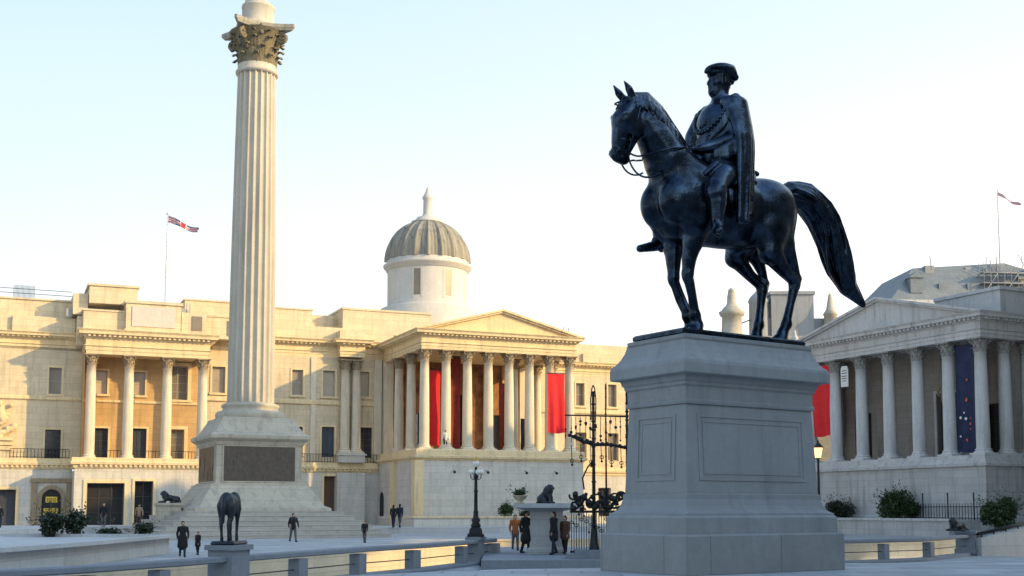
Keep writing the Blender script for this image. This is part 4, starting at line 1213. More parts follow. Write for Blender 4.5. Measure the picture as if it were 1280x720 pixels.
# ---- attics and roofs
mb = MB()
mb.box(-60, -28.3, V + .3, V + 12, 14.6, 18.0); mb.box(-28.95, -28.2, V - 2, V + .28, 15.3, 17.9); mb.box(-60, -29.2, V + 1.6, V + 12, 18.0, 19.65); mb.box(-60, -29.1, V + 1.45, V + 12, 19.65, 19.8)
mb.box(-34.2, -29.0, V - .05, V + .29, 16.52, 17.9)
# blocks over the left portico
mb.box(-28.5, -25.0, 8.6, 13, 16.5, 18.3); mb.box(-28.62, -24.95, 8.5, 13, 18.3, 18.45)
mb.box(-25.0, -20.3, 8.0, 13, 16.505, 19.1); mb.box(-25.15, -20.15, 7.85, 13, 19.1, 19.35); mb.box(-25.1, -20.2, 7.9, 13, 16.51, 16.8)
mb.box(-20.2, -18.0, 8.3, 13, 16.5, 18.6)
mb.box(-28.0, -23.9, 9.8, 15, 19.2, 20.75); mb.box(-28.15, -23.75, 9.65, 15, 20.75, 20.95)
mb.box(-29.3, -28.05, 10.5, 15, 18.2, 20.1)
mb.box(-19.5, -12.0, 11.6, 18, 18.5, 20.3); mb.box(-19.6, -11.9, 11.5, 18, 20.3, 20.45); mb.box(-17.9, -12.0, 9.9, 13, 16.6, 18.6); mb.box(-18.0, -11.9, 9.8, 13, 18.6, 18.75)
mb.box(-17.4, -12.02, V + .35, V + 6, 15.6, 18.3); mb.box(-12, .8, V + .35, V + 6, 17.2, 18.6); mb.box(-12, -7.2, V + 1.5, V + 10, 18.3, 20.3); mb.box(-7.2, -4.2, V + 3.2, V + 10, 18.3, 20.2); mb.box(-4.2, 5, V + 1.2, V + 10, 18.3, 20.6); mb.box(-4.3, 5.0, V + 1.1, V + 10, 20.6, 20.8); mb.box(-12.1, -7.1, V + 1.4, V + 10, 20.3, 20.45)
mb.box(-5.0, -2.5, V - .9, V + .34, 17.26, 18.2)
mb.box(15.2, 46, V + .3, V + 12, 16.3, 17.4); mb.box(15.2, 20.9, V + 1.0, V + 8, 17.4, 19.1); mb.box(20.9, 46, V + 1.4, V + 8, 17.4, 18.6)
mb.box(21.6, 22.3, V - .02, V + .29, 16.36, 17.38); mb.box(17.6, 18.2, V - .02, V + .29, 16.36, 17.38)
mb.build('attic', 'wall', gal)
mb = MB(); mb.box(-24.5, -20.8, 7.93, 8.02, 17.05, 18.85); mb.build('attic_panel', 'drum', gal)
mb = MB(); mb.box(-19.3, -18.4, 8.24, 8.31, 17.0, 18.3); mb.box(-15.9, -14.7, 9.85, 9.91, 16.9, 18.3); mb.build('attic_window', 'glass2', gal)
mb = MB()
for k in range(18): mb.box(-33 + k * .1 - 1.2, -33 + k * .1 - 1.16, V + 1.5, V + 1.55, 19.8, 20.9)
mb.tube([(-60, V + 1.7, 20.7), (-29.3, V + 1.7, 20.6)], .03, 5); mb.tube([(-60, V + 1.7, 20.3), (-29.3, V + 1.7, 20.2)], .03, 5)
mb.build('roof_railing', 'frame', gal)
# vent pipes and small plant on the roofs
mb = MB(); rg = random.Random(4)
for x, y, z in ((-19.9, 10.2, 18.6), (-19.6, 10.4, 18.6), (-29.6, 11, 18.0), (19.6, 13, 19.1), (20.2, 13, 19.1), (-12.9, 12.4, 20.45)):
    mb.box(x - .25, x + .25, y - .2, y + .2, z, z + rg.uniform(.5, 1.1)); mb.tube([(x + .4, y, z), (x + .4, y, z + 1.2)], .05, 6)
mb.build('roof_vents', 'leadroof', gal)

# ---- main portico
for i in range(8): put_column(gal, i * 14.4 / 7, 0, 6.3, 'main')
for v in (3.75, 7.5):
    put_column(gal, 0, v, 6.3, 'main'); put_column(gal, 14.4, v, 6.3, 'main')
for v in (3.75,):
    for i in (2, 5): put_column(gal, i * 14.4 / 7, v, 6.3, 'main')
mb = MB(); mb.box(-.45, .45, 10.7, 11.6, 6.3, 15.3); mb.box(13.95, 14.85, 10.7, 11.6, 6.3, 15.3); mb.build('anta', 'column', gal)
mb = MB(); md = MB()
entab(mb, [(-.42, 11.6), (-.42, -.42), (14.82, -.42), (14.82, 11.6)], 15.3, 17.05, 0, True, -.85, mb)
mb.box(.4, 14.0, .4, 11.5, 15.6, 16.9)
mb.build('portico_entablature', 'trim', gal)
pediment(gal, -1.18, 15.58, -1.18, 13, 17.05, 19.25, 'trim', 'leadroof')
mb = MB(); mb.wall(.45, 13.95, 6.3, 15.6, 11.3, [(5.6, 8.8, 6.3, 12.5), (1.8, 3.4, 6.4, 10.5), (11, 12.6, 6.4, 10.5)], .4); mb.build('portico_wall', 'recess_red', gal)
window(gal, 5.6, 8.8, 6.3, 12.5, 11.65, 'black', 'wood', 2, 4, .15, 'doorway')
window(gal, 1.8, 3.4, 6.4, 10.5, 11.65, 'glass', 'frame', 2, 4); window(gal, 11, 12.6, 6.4, 10.5, 11.65, 'glass', 'frame', 2, 4)
mb = MB()
for i in range(1, 7): mb.box(i * 14.4 / 7 - .18, i * 14.4 / 7 + .18, 11.05, 11.29, 6.31, 15.55)
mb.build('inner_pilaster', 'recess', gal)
# podium
mb = MB()
PP = [(-.95, V), (-.95, -.95), (15.35, -.95), (15.35, V)]
mb.sweep(PP, [(-.6, -1.2), (.12, -1.2), (.12, .2), (0, .35), (0, 5.3), (-.6, 5.3)])
mb.box(-.9, 15.3, -.9, V, 5.2, 5.6)
mb.build('podium', 'low', gal)
mb = MB()
mb.sweep(PP, [(-.6, 5.3), (.06, 5.3), (.1, 5.42), (.30, 5.5), (.34, 5.68), (.12, 5.75), (.12, 6.22), (.02, 6.3), (-.6, 6.3)])
mb.box(-.4, 14.8, -.4, V, 5.65, 6.285)
for (x, y) in ((-1.2, -1.2), (-1.2, 5.2)): mb.box(x - .1, x + .75, y - .1, y + .75, -1.2, 5.28)
mb.build('podium_ledge', 'trim', gal)
mb = MB()
pts = [(9.0, .2), (10.2, .2), (10.2, 2.0)] + [(9.6 + .6 * math.cos(a), 2.0 + .6 * math.sin(a)) for a in [PI * i / 8 for i in range(1, 8)]] + [(9.0, 2.0)]
mb.prism(pts, 'x', -.99, -.9); mb.build('podium_door', 'black', gal)
mb = MB()
for x in (2.4, 5.6, 9.4, 12.4): mb.tube([(x, -1.4, 4.3), (x, -.94, 4.45)], .03, 5); mb.sphere((x, -1.42, 4.25), .14, 8)
mb.build('wall_lamp', 'iron', gal)
# ---- dome
DX, DY = 6.4, 18.0
mb = MB()
mb.lathe([(5.0, 17.0), (5.0, 21.9), (4.8, 22.0), (4.4, 22.05), (4.25, 22.3), (4.25, 26.0)], (DX, DY), 48, cap=False)
mb.lathe([(4.25, 26.0), (4.4, 26.05), (4.42, 26.3), (4.66, 26.4), (4.73, 26.62), (4.5, 26.72), (4.38, 26.75), (4.35, 27.1)], (DX, DY), 48, cap=False)
dr = mb.build('drum', 'drum', gal)
mb = MB()
for k in range(8):
    a = 2 * PI * k / 8 + R(11.5)
    for (da, r0, z0, z1) in ((.092, 4.262, 22.95, 25.7),):
        vs = []
        for z in (z0, z1):
            for aa in (a - da, a + da):
                for r in (3.95, r0): vs.append((DX + r * math.cos(aa), DY + r * math.sin(aa), z))
        mb.add(vs, [(0, 1, 3, 2), (4, 6, 7, 5), (0, 2, 6, 4), (1, 5, 7, 3), (0, 4, 5, 1), (2, 3, 7, 6)])
mb.build('drum_window', 'glass2', dr)
mb = MB()
for k in range(8):
    a = 2 * PI * k / 8 + R(11.5)
    for sg in (-1, 1):
        aa = a + sg * .115
        vs = []
        for z in (22.7, 25.8):
            for b in (aa - .03, aa + .03):
                for r in (4.05, 4.275): vs.append((DX + r * math.cos(b), DY + r * math.sin(b), z))
        mb.add(vs, [(0, 1, 3, 2), (4, 6, 7, 5), (0, 2, 6, 4), (1, 5, 7, 3), (0, 4, 5, 1), (2, 3, 7, 6)])
mb.build('drum_pilaster', 'drum', dr)
mb = MB(); prof = []
for i in range(15):
    t = i / 14 * R(74); prof.append((4.30 * math.cos(t) ** .96, 27.1 + 4.55 * math.sin(t)))
mb.lathe(prof, (DX, DY), 224, fn=lambda a, z: 1 + .075 * max(0, math.cos(a * 20)) ** 3 + .012 * math.cos(a * 56))
dm = mb.build('dome', 'domelead', gal)
mb = MB()
mb.lathe([(1.75, 31.35), (1.8, 31.5), (1.35, 31.6), (1.2, 31.95), (.75, 32.1), (.62, 32.15), (.6, 32.3), (.52, 32.4), (.5, 33.9), (.6, 34.05), (.6, 34.25), (.45, 34.5), (.25, 34.9), (.22, 35.1), (.05, 35.35)], (DX, DY), 20)
mb.build('lantern', 'drum', dm)
# flagpole on the roof and its flag
fp = thing('flagpole', 'tall thin pale flagpole on the gallery roof with a drooping red white and blue flag', 'flagpole', (-33.2, 113.6, 18.))
mb = MB(); mb.lathe([(.085, 0), (.07, 6), (.045, 11.3)], seg=8); mb.sphere((0, 0, 11.35), .13, 8); mb.box(-.3, .3, -.3, .3, -.8, .15); mb.build('pole', 'pole', fp)
def flag(parent, ox, oz, L, Hh, droop, seed):
    """wind-blown flag: crosses of red on white on blue"""
    nx, ny = 44, 22; vs = []; fs = []; mi = []
    for i in range(nx + 1):
        u = i / nx
        for j in range(ny + 1):
            v = j / ny
            x = ox + L * u * .93
            y = .22 * math.sin(u * 9 + v * 1.5 + seed) * (.2 + u)
            z = oz - droop * u - Hh * (1 - v) * (1 - .45 * u ** .7) + .16 * math.sin(u * 7 + seed) * u
            vs.append((x + .1 * math.sin(v * 5 + u * 4) * u, y, z))
    for i in range(nx):
        for j in range(ny):
            a = i * (ny + 1) + j; fs.append((a, a + ny + 1, a + ny + 2, a + 1))
            u, v = (i + .5) / nx - .5, (j + .5) / ny - .5
            m = 0
            dg = min(abs(v - u), abs(v + u))
            if dg < .1: m = 2
            if dg < .035: m = 1
            if abs(u) < .10 or abs(v) < .17: m = 2
            if abs(u) < .06 or abs(v) < .10: m = 1
            mi.append(m)
    me = bpy.data.meshes.new('flag'); me.from_pydata(vs, [], fs); me.polygons.foreach_set('material_index', mi); me.polygons.foreach_set('use_smooth', [True] * len(fs)); me.update()
    return link('flag', me, ['flagblue', 'flagred', 'flagwhite'], parent)
flag(fp, .06, 11.2, 3.2, .75, 1.45, .6)

# ---- banners on the main portico (each hangs by itself)
def banner(name, label, mat, root_xy, rz, width, z0, z1, seed=0, cat='banner', group=None, extra=None):
    t = thing(name, label, cat, (root_xy[0], root_xy[1], z0), rz, group)
    nx, nz = 14, 24; vs = []; fs = []
    h = z1 - z0
    for i in range(nx + 1):
        for j in range(nz + 1):
            u, v = i / nx, j / nz
            vs.append(((u - .5) * width * (1 - .03 * math.sin(v * 3 + seed)), .11 * math.sin(u * 11 + seed + v * 1.3) * (1.15 - v) + .03 * math.sin(v * 9 + seed), h * v + .05 * math.sin(u * 8 + seed) * (1 - v)))
    for i in range(nx):
        for j in range(nz):
            a = i * (nz + 1) + j; fs.append((a, a + nz + 1, a + nz + 2, a + 1))
    me = bpy.data.meshes.new('cloth'); me.from_pydata(vs, [], fs); me.polygons.foreach_set('use_smooth', [True] * len(fs)); me.update()
    c = link('cloth', me, mat, t)
    mb = MB(); mb.tube([(-width * .54, 0, h + .03), (width * .54, 0, h + .03)], .05, 6); mb.build('rod', 'frame', t)
    return t
banner('banner', 'bright red cloth banner hanging in front of the right end of the gallery portico', 'red', gw(12.7, -.75), GA, 1.72, 8.0, 13.55, .5)
banner('banner', 'bright red banner behind the first gap of the gallery portico front', 'red', gw(1.55, 2.4), GA, 1.6, 6.75, 13.7, 1.7)
banner('banner', 'dark maroon banner in the second gap of the gallery portico front', 'maroon', gw(3.9, 3.0), GA, 1.35, 6.5, 15.0, 2.2)
banner('banner', 'narrow maroon banner in the fifth gap of the gallery portico', 'maroon', gw(8.95, 3.2), GA, .7, 6.6, 12.8, .9)
banner('banner', 'dark navy banner low in the sixth gap of the gallery portico', 'navy', gw(10.75, 2.0), GA, .95, 6.5, 9.4, 1.2)
# ------------------------------------------------------------------ the great column
nel = thing('monument_column', 'towering fluted stone column with leafy dark capital and stepped square base', 'monument', (-19.25, 88, 0), R(26))
mb = MB()
z = -1.05; st = []
for i in range(6):
    o = 3.1 - i * .52
    st += [(o, z), (o, z + .27), (o + .05, z + .272), (o + .05, z + .316)]
    z += .316
mb.rect_profile(5.0, 5.0, [(p[0], p[1]) for p in st])
mb.build('steps', 'steps', nel)
mb = MB(); mb.rect_profile(3.05, 3.05, [(1.75, .84), (1.72, 1.05), (1.35, 1.2), (.75, 2.1), (.42, 2.62), (.42, 2.72), (.2, 2.74), (.2, 2.82), (.0, 2.86)])
mb.build('sloped_base', 'nelson_base', nel)
mb = MB(); mb.rect_profile(3.05, 3.05, [(.0, 2.8), (.0, 5.5)]); die = mb.build('die', 'nelson_base', nel)
mb = MB(); mb.rect_profile(3.05, 3.05, [(-.1, 5.45), (.1, 5.5), (.14, 5.62), (.2, 5.75), (.45, 5.92), (.5, 6.0), (.52, 6.2), (.40, 6.27), (.30, 6.3), (.05, 6.5), (-.45, 7.35), (-.5, 7.5), (-.52, 7.52)])
mb.build('cornice', 'nelson_base', nel)
rg = random.Random(21)
for k in range(4):
    mb = MB()
    m = Matrix.Rotation(k * PI / 2, 4, 'Z')
    mb.box(-2.55, 2.55, -3.09, -3.0, 2.95, 5.4, 0, m)
    for i in range(22):
        x = rg.uniform(-2.3, 2.3); zz = rg.choice((3.3, 3.9, 4.4, 4.8)) + rg.uniform(-.2, .2)
        h = rg.uniform(.2, .5); w_ = rg.uniform(.06, .16)
        mb.box(x - w_, x + w_, -3.09 - rg.uniform(.01, .03), -3.085, zz - h, min(5.3, zz + h * .6), 0, m)
    p = mb.build('relief_panel', 'relief', die)
    mb = MB()
    for (a, b, c, d) in ((-2.65, 2.65, 2.87, 2.95), (-2.65, 2.65, 5.4, 5.48), (-2.65, -2.55, 2.95, 5.4), (2.55, 2.65, 2.95, 5.4)): mb.box(a, b, -3.12, -3.0, c, d, 0, m)
    mb.build('panel_frame', 'nelson_base', p)
mb = MB(); mb.lathe([(2.45, 7.45), (2.5, 7.6), (2.52, 7.85), (2.38, 8.05), (2.05, 8.12), (1.98, 8.3), (2.1, 8.42), (2.1, 8.55), (1.9, 8.66), (1.82, 8.7)], seg=48)
mb.build('torus_base', 'nelson_base', nel)
mb = MB(); prof = []
for i in range(25):
    t = i / 24; prof.append((1.70 * (1 - .165 * t ** 1.6), 8.68 + t * 24.9))
def fl(a, zz):
    q = (a * 20 / (2 * PI)) % 1.0
    return 1 - (.12 * math.sqrt(max(0, 1 - ((q - .5) / .40) ** 2)) if abs(q - .5) < .40 else 0)
mb.lathe(prof, seg=20 * 12, fn=fl)
mb.lathe([(1.44, 33.5), (1.56, 33.56), (1.6, 33.7), (1.54, 33.8), (1.45, 33.84), (1.44, 34.2)], seg=40)
mb.build('fluted_shaft', 'nelson', nel)
# capital
mb = MB(); mb.lathe([(1.42, 34.0), (1.4, 34.8), (1.5, 35.7), (1.8, 36.4), (2.1, 36.7)], seg=28)
for ring, (zz, hh, nn, off, r0) in enumerate(((33.95, 1.15, 10, 0, 1.36), (34.6, 1.2, 10, .5, 1.38), (35.25, 1.2, 10, 0, 1.46), (35.85, .85, 12, .3, 1.55))):
    for k in range(nn):
        a = 2 * PI * (k + off) / nn + rg.uniform(-.06, .06); ca, sa = math.cos(a), math.sin(a)
        h2 = hh * rg.uniform(.85, 1.12); ou = rg.uniform(.9, 1.25)
        vs = []; nr = 9; nc = 6
        for i in range(nr):
            t = i / (nr - 1)
            rr = r0 + .10 * math.sin(t * PI) + (.55 * ou * max(0, (t - .55) / .45) ** 1.5)
            zt = zz + h2 * (t if t < .82 else .82 - (t - .82) * 1.0)
            for j in range(nc + 1):
                sj = j / nc * 2 - 1
                wd = (.30 + .16 * math.sin(t * PI)) * (1 - .55 * max(0, t - .7) / .3) * (.82 + .18 * math.cos(t * 26))
                dd = -.12 * sj * sj + .05 * math.cos(sj * 9) + rg.uniform(-.025, .025)
                x = rr + dd; y = sj * wd
                vs.append((ca * x - sa * y, sa * x + ca * y, zt + .06 * (1 - abs(sj)) + rg.uniform(-.03, .03)))
        fs = [(i * (nc + 1) + j, i * (nc + 1) + j + 1, (i + 1) * (nc + 1) + j + 1, (i + 1) * (nc + 1) + j) for i in range(nr - 1) for j in range(nc)]
        mb.add(vs, fs, 0, True)
for k in range(4):
    a = PI / 4 + k * PI / 2
    pts = []
    for i in range(22):
        t = i / 21; aa = t * PI * 3.2 + PI * .5; rr = .5 * (1 - .8 * t)
        pts.append(((2.12 + rr * math.cos(-aa)) * math.cos(a), (2.12 + rr * math.cos(-aa)) * math.sin(a), 36.2 - rr * math.sin(-aa) * .9))
    mb.tube([(1.5 * math.cos(a), 1.5 * math.sin(a), 35.2), (1.85 * math.cos(a), 1.85 * math.sin(a), 36.1)] + pts, .15, 6)
    b = k * PI / 2
    for i in range(7): mb.sphere(((1.72 + rg.uniform(0, .2)) * math.cos(b + rg.uniform(-.12, .12)), (1.72 + rg.uniform(0, .2)) * math.sin(b + rg.uniform(-.12, .12)), 36.5 + rg.uniform(-.25, .35)), rg.uniform(.12, .2), 8)
capo = mb.build('leafy_capital', 'capbronze', nel)
mb = MB(); pl = []
q = 2.42; cor = [(-q, -q), (q, -q), (q, q), (-q, q)]
for i in range(4):
    a, b = Vector(cor[i]), Vector(cor[(i + 1) % 4]); d = (b - a).normalized(); nr = Vector((-d.y, d.x))
    for t in (.06, .2, .35, .5, .65, .8, .94): pl.append(a + (b - a) * t + nr * (.80 * math.sin(PI * t)))
mb.rings([[(p.x * .93, p.y * .93, 36.7) for p in pl], [(p.x * .98, p.y * .98, 36.86) for p in pl], [(p.x, p.y, 36.9) for p in pl], [(p.x, p.y, 37.15) for p in pl]])
mb.build('abacus', 'abacus', nel)
mb = MB(); mb.lathe([(1.62, 37.1), (1.6, 37.35), (1.3, 37.45), (1.2, 37.6), (1.2, 38.7), (1.25, 38.75), (1.22, 38.9), (.95, 39.0), (.9, 39.2)], seg=28)
mb.build('drum', 'nelson', nel)
# ------------------------------------------------------------------ the grey columned building at the right (local x along its front, y into it)
RX, RY, RA = 34.60, 88.0, R(-63)
def rw(u, v): return (RX + u * math.cos(RA) - v * math.sin(RA), RY + u * math.sin(RA) + v * math.cos(RA))
rt = thing('temple_building', 'grey stone building with a columned pedimented front standing in shade at the right', 'building', (RX, RY, 0), RA)
column_meshes('right', 8.65, .50, ('rcol', 'rcol', 'rcarved'))
ZB = 4.95
for i in range(7): put_column(rt, -3.1 * i, 0, ZB, 'right')
for v in (2.45, 4.9, 7.6): put_column(rt, 0, v, ZB, 'right')
put_column(rt, -18.6, 2.9, ZB, 'right')
mb = MB(); md = MB()
entab(mb, [(-19.1, 9), (-19.1, -.5), (.5, -.5), (.5, 30)], 13.6, 15.45, 0, True, -.95, mb)
mb.box(-18.2, -.4, .4, 9, 13.9, 15.2)
mb.build('entablature', 'rtrim', rt)
pediment(rt, -19.88, 1.28, -1.28, 16, 15.45, 18.05, 'rtrim', 'slate')
mb = MB(); mb.wall(-18.8, -.2, ZB, 13.9, 3.4, [(-16.9, -14.9, ZB + .02, 9.2), (-7.5, -5.3, ZB + .02, 10.2), (-3.0, -1.2, ZB + .02, 9)], .5)
mb.add([(-.3, 3.4, ZB), (-.3, 30, ZB), (-.3, 30, 13.9), (-.3, 3.4, 13.9)], [(0, 1, 2, 3)])
mb.build('recess_wall', 'rrecess', rt)
window(rt, -16.9, -14.9, ZB + .02, 9.2, 3.85, 'black', 'wood', 2, 3, .12, 'doorway'); window(rt, -7.5, -5.3, ZB + .02, 10.2, 3.85, 'black', 'frame', 2, 4, .12, 'doorway'); window(rt, -3.0, -1.2, ZB + .02, 9, 3.85, 'black', 'frame', 2, 3, .12, 'doorway')
mb = MB()
for i in range(7): mb.box(-3.1 * i - .35, -3.1 * i + .3 - (.6 if i == 0 else 0), 3.05, 3.39, ZB, 13.85)
surround(mb, -7.5, -5.3, ZB + .02, 10.2, 3.4, .25, .12, False)
mb.build('inner_pilaster', 'right', rt)
s = Sculpt(); s.chain([(-6.4, 3.1, 9.6), (-6.4, 3.0, 10.9)], [.3, .22], .05); s.el((-6.4, 3.0, 11.35), (.17, .19, .24), .05); s.chain([(-6.7, 3.0, 10.8), (-6.9, 2.85, 10.2), (-6.6, 2.75, 9.9)], [.12, .1, .08], .05); s.chain([(-6.1, 3.0, 10.8), (-5.9, 2.85, 10.2), (-6.2, 2.75, 9.9)], [.12, .1, .08], .05)
s.build('niche_figure', 'carved', rt, res=.06)
mb = MB()
RP = [(-19.3, 9), (-19.3, -1.0), (1.0, -1.0), (1.0, 30)]
mb.sweep(RP, [(-.8, -1.2), (.12, -1.2), (.12, .4), (0, .55), (0, 4.05), (-.8, 4.05)]); mb.box(-19, .8, -.9, 9, 4.0, 4.3)
mb.build('podium', 'right', rt)
mb = MB(); mb.sweep(RP, [(-.8, 4.05), (.04, 4.05), (.22, 4.12), (.26, 4.3), (.1, 4.36), (.1, 4.5), (-.1, 4.52), (-.1, 4.68), (-.25, 4.7), (-.25, 4.94), (-.8, 4.94)])
mb.box(-18.6, .3, -.3, 9, 4.6, 4.935); mb.build('podium_ledge', 'rtrim', rt)
mb = MB(); mb.sweep([(-6, 1.9), (.35, 1.9), (.35, 30)], [(-.5, 15.455), (0, 15.455), (0, 17.3), (.15, 17.35), (.15, 17.6), (-.5, 17.6)]); mb.box(-8, -.2, 8, 24, 15.5, 17.8); mb.box(-8.2, .0, 7.8, 24.2, 17.8, 18.0)
mb.build('attic', 'rtrim', rt)
s = Sculpt(); s.el((-19.5, -.9, 15.9), (.35, .3, .35), .1); s.rc((-19.5, -.9, 15.6), (-19.5, -.9, 16.6), .3, .12, .1); s.build('corner_urn', 'rtrim', rt, res=.07)
# hanging things on its front
banner('banner', 'red banner hanging at the far left end of the grey columned building', 'red', rw(-17.05, -.25), RA, 2.3, 7.2, 13.3, 1.1)
nb = banner('banner', 'dark navy banner with orange and pale specks between grey columns', 'navy', rw(-1.55, .1), RA, 2.0, 5.2, 13.25, .3)
mb = MB(); rg = random.Random(8)
for (x, z, r) in ((.25, 5.4, .16), (.15, 3.9, .22), (.45, 2.1, .14), (.5, 2.5, .1), (.48, 1.7, .1), (.1, .9, .17)):
    pts = [(x + r * .6 * rg.uniform(.6, 1.1) * math.cos(a), z + r * .6 * rg.uniform(.7, 1.3) * math.sin(a)) for a in [2 * PI * k / 9 for k in range(9)]]
    mb.prism(pts, 'y', -.16, -.135)
mb.build('orange_patch', 'orange', nb)
mb = MB()
for (x, z, r) in ((-.45, 2.6, .11), (.05, 2.5, .12), (-.1, 2.95, .07), (-.5, 1.2, .08)):
    pts = [(x + r * math.cos(a), z + r * math.sin(a)) for a in [2 * PI * k / 8 for k in range(8)]]; mb.prism(pts, 'y', -.16, -.135)
mb.build('pale_patch', 'white', nb)
sg = thing('hanging_sign', 'small white notice board hanging high between grey columns', 'sign', (*rw(-13.95, -.35), 11.2), RA)
mb = MB(); mb.prism([(-.42, 0), (.42, 0), (.42, 1.45), (.3, 1.75), (-.3, 1.75), (-.42, 1.45)], 'y', -.04, .04); bd = mb.build('board', 'white', sg)
mb = MB()
for z, w_ in ((1.35, .28), (1.15, .33), (.9, .3), (.7, .32), (.5, .24)): mb.box(-w_, w_, -.046, -.042, z - .035, z + .035)
mb.build('faded_lines', 'frame', bd)
mb = MB(); mb.tube([(0, 0, 1.75), (0, 0, 2.45)], .03, 5); mb.box(-.2, .2, -.06, .06, 1.76, 1.9); mb.build('bracket', 'iron', sg)
# planter wall, railings
pw = thing('planter_wall', 'long low grey planter wall in front of the grey columned building', 'wall', (RX, RY, 0), RA)
mb = MB(); mb.box(-24, .4, -4.2, -3.6, -1.3, .12); mb.box(-24, .4, -3.6, -1.1, -1.3, .18); mb.build('wall', 'right', pw)
mb = MB(); mb.box(-24.1, .5, -4.3, -3.5, .124, .3); mb.build('coping', 'rtrim', pw)
fr = thing('iron_railing', 'row of thin black iron railings behind the bushes at the right', 'railing', (*rw(-8, -1.6), .18), RA)
mb = MB()
for k in range(36):
    x = k * .27; h = 1.9 if k % 9 == 4 else 1.15
    mb.tube([(x, 0, 0), (x, 0, h)], .05 if h > 1.5 else .022, 5); mb.sphere((x, 0, h + .04), .07 if h > 1.5 else .035, 6)
mb.box(-.1, 9.6, -.02, .02, .95, 1.0); mb.box(-.1, 9.6, -.02, .02, .12, .17)
mb.build('bars', 'iron', fr)

# ------------------------------------------------------------------ roofs beyond
sb = thing('slate_roofed_building', 'distant building with a steep blue slate roof, dormers and scaffold behind the grey front', 'building', (39.6, 124, 0), R(4))
mb = MB(); mb.box(0, 27, 0, 14, -1, 22.3); mb.build('wall', 'brick', sb)
mb = MB(); mb.box(-.3, 27.3, -.35, 14.3, 22.3, 22.75); mb.build('cornice', 'rtrim', sb)
mb = MB(); mb.rings([[(0, 0, 22.75), (27, 0, 22.75), (27, 14, 22.75), (0, 14, 22.75)], [(3.4, 2.2, 26.6), (13.5, 2.2, 27.3), (13.5, 11, 27.3), (3.4, 11, 26.6)]], 0); mb.build('roof', 'slate', sb)
mb = MB()
for x in (2.3,): mb.box(x, x + 1.3, .3, 3.5, 23.6, 25.2); mb.prism([(x - .15, 25.2), (x + 1.45, 25.2), (x + .65, 25.9)], 'y', .15, 3.5)
for x in (5.5, 8.6): mb.box(x, x + 1.0, .6, 3.5, 23.5, 24.7)
mb.build('dormer', 'slate', sb)
mb = MB(); mb.box(14.6, 15.9, 1.0, 3.0, 22.7, 25.3); mb.box(14.4, 16.1, .8, 3.2, 25.3, 25.6); mb.build('chimney', 'brick', sb)
mb = MB(); mb.box(16.0, 27, .6, 9, 22.75, 26.4); mb.box(15.9, 27.1, .4, 9.2, 26.4, 26.7); mb.build('plant_room', 'slate', sb)
mb = MB(); rg = random.Random(16)
for k in range(16):
    x = rg.uniform(4.5, 26); h = rg.uniform(.4, 1.5); w_ = rg.uniform(.15, .7); z0 = 26.3 if x < 13 else (26.7 if x > 16 else 24.5)
    mb.box(x - w_, x + w_, 1.5 + .05 * k, 2.4 + .05 * k, z0 - .8, z0 + h * .6)
    if k % 3 == 0: mb.tube([(x, 1.4, z0), (x + rg.uniform(-.3, .3), 1.4, z0 + h + .6)], .05, 5)
mb.build('roof_clutter', 'leadroof', sb)
mb = MB(); rg = random.Random(6)
for k in range(7):
    x = 10.2 + k * .75; mb.tube([(x, .1, 22.7), (x, .1, 26.9 - .12 * k)], .03, 5); mb.tube([(x, 1.2, 22.7), (x, 1.2, 27.1 - .12 * k)], .03, 5)
for z in (23.6, 24.7, 25.8): mb.tube([(10.1, .1, z), (14.9, .1, z)], .03, 5); mb.box(10.1, 14.8, .1, 1.2, z + .03, z + .09)
for k in range(6):
    x = 10.2 + k * .75; z = 23.6 + 1.1 * (k % 3); mb.tube([(x, .08, z), (x + .75, .08, z + 1.1)], .04, 5)
mb.build('scaffold', 'leadroof', sb)
mb = MB(); mb.lathe([(.16, 22.7), (.14, 27), (.09, 29.6)], (16.2, .3), 8); mb.box(15.9, 16.5, .2, .4, 28.9, 29.1)
for k in range(9): mb.tube([(14.6 + k * .2, .3 + rg.uniform(-.3, .3), 26.4), (14.2 + k * .25 + rg.uniform(-.4, .4), .3, 27.4 + rg.uniform(-.3, .9))], .03, 4)
mb.build('mast', 'frame', sb)
f2 = thing('flagpole', 'thin pale flagpole at the far right above the slate roof with a limp flag', 'flagpole', (52.0, 126, 27.5))
mb = MB(); mb.lathe([(.08, -.5), (.07, 3), (.05, 7.4)], seg=8); mb.sphere((0, 0, 7.45), .09, 8); mb.build('pole', 'pole', f2)
flag(f2, .04, 7.3, 2.5, .34, 1.5, 1.3)
# stone building with turret seen between the horse's hind legs
tb = thing('turreted_building', 'distant stone building with a small domed turret seen between the horse legs', 'building', (27.0, 150, 0), R(0))
mb = MB(); mb.box(-7, 16, 0, 12, -1, 22.2); mb.box(-7.2, 16.2, -.25, 12.2, 22.2, 22.7); mb.build('wall', 'brick', tb)
mb = MB(); mb.lathe([(1.6, 22.0), (1.6, 22.9), (1.35, 23.0), (1.25, 25.3), (1.5, 25.4), (1.62, 25.65), (1.68, 25.9), (1.3, 26.1), (1.05, 26.5), (.75, 26.7), (.62, 27.0), (.55, 27.9), (.42, 28.6), (.46, 28.7), (.3, 28.85), (.05, 29.1)], (.95, 1), 10); mb.build('turret', 'brick', tb)
mb = MB(); mb.lathe([(1.3, 22), (1.25, 27.2), (1.4, 27.4), (1.1, 28), (.3, 28.8)], (4.6, 2), 12); mb.box(6.0, 11.4, 1, 7, 22.2, 28.2); mb.box(5.8, 11.6, .8, 7.2, 28.2, 28.6); mb.box(4.5, 14, 1.5, 7, 22.2, 25.2); mb.build('tower_block', 'leadroof', tb)
mb = MB()
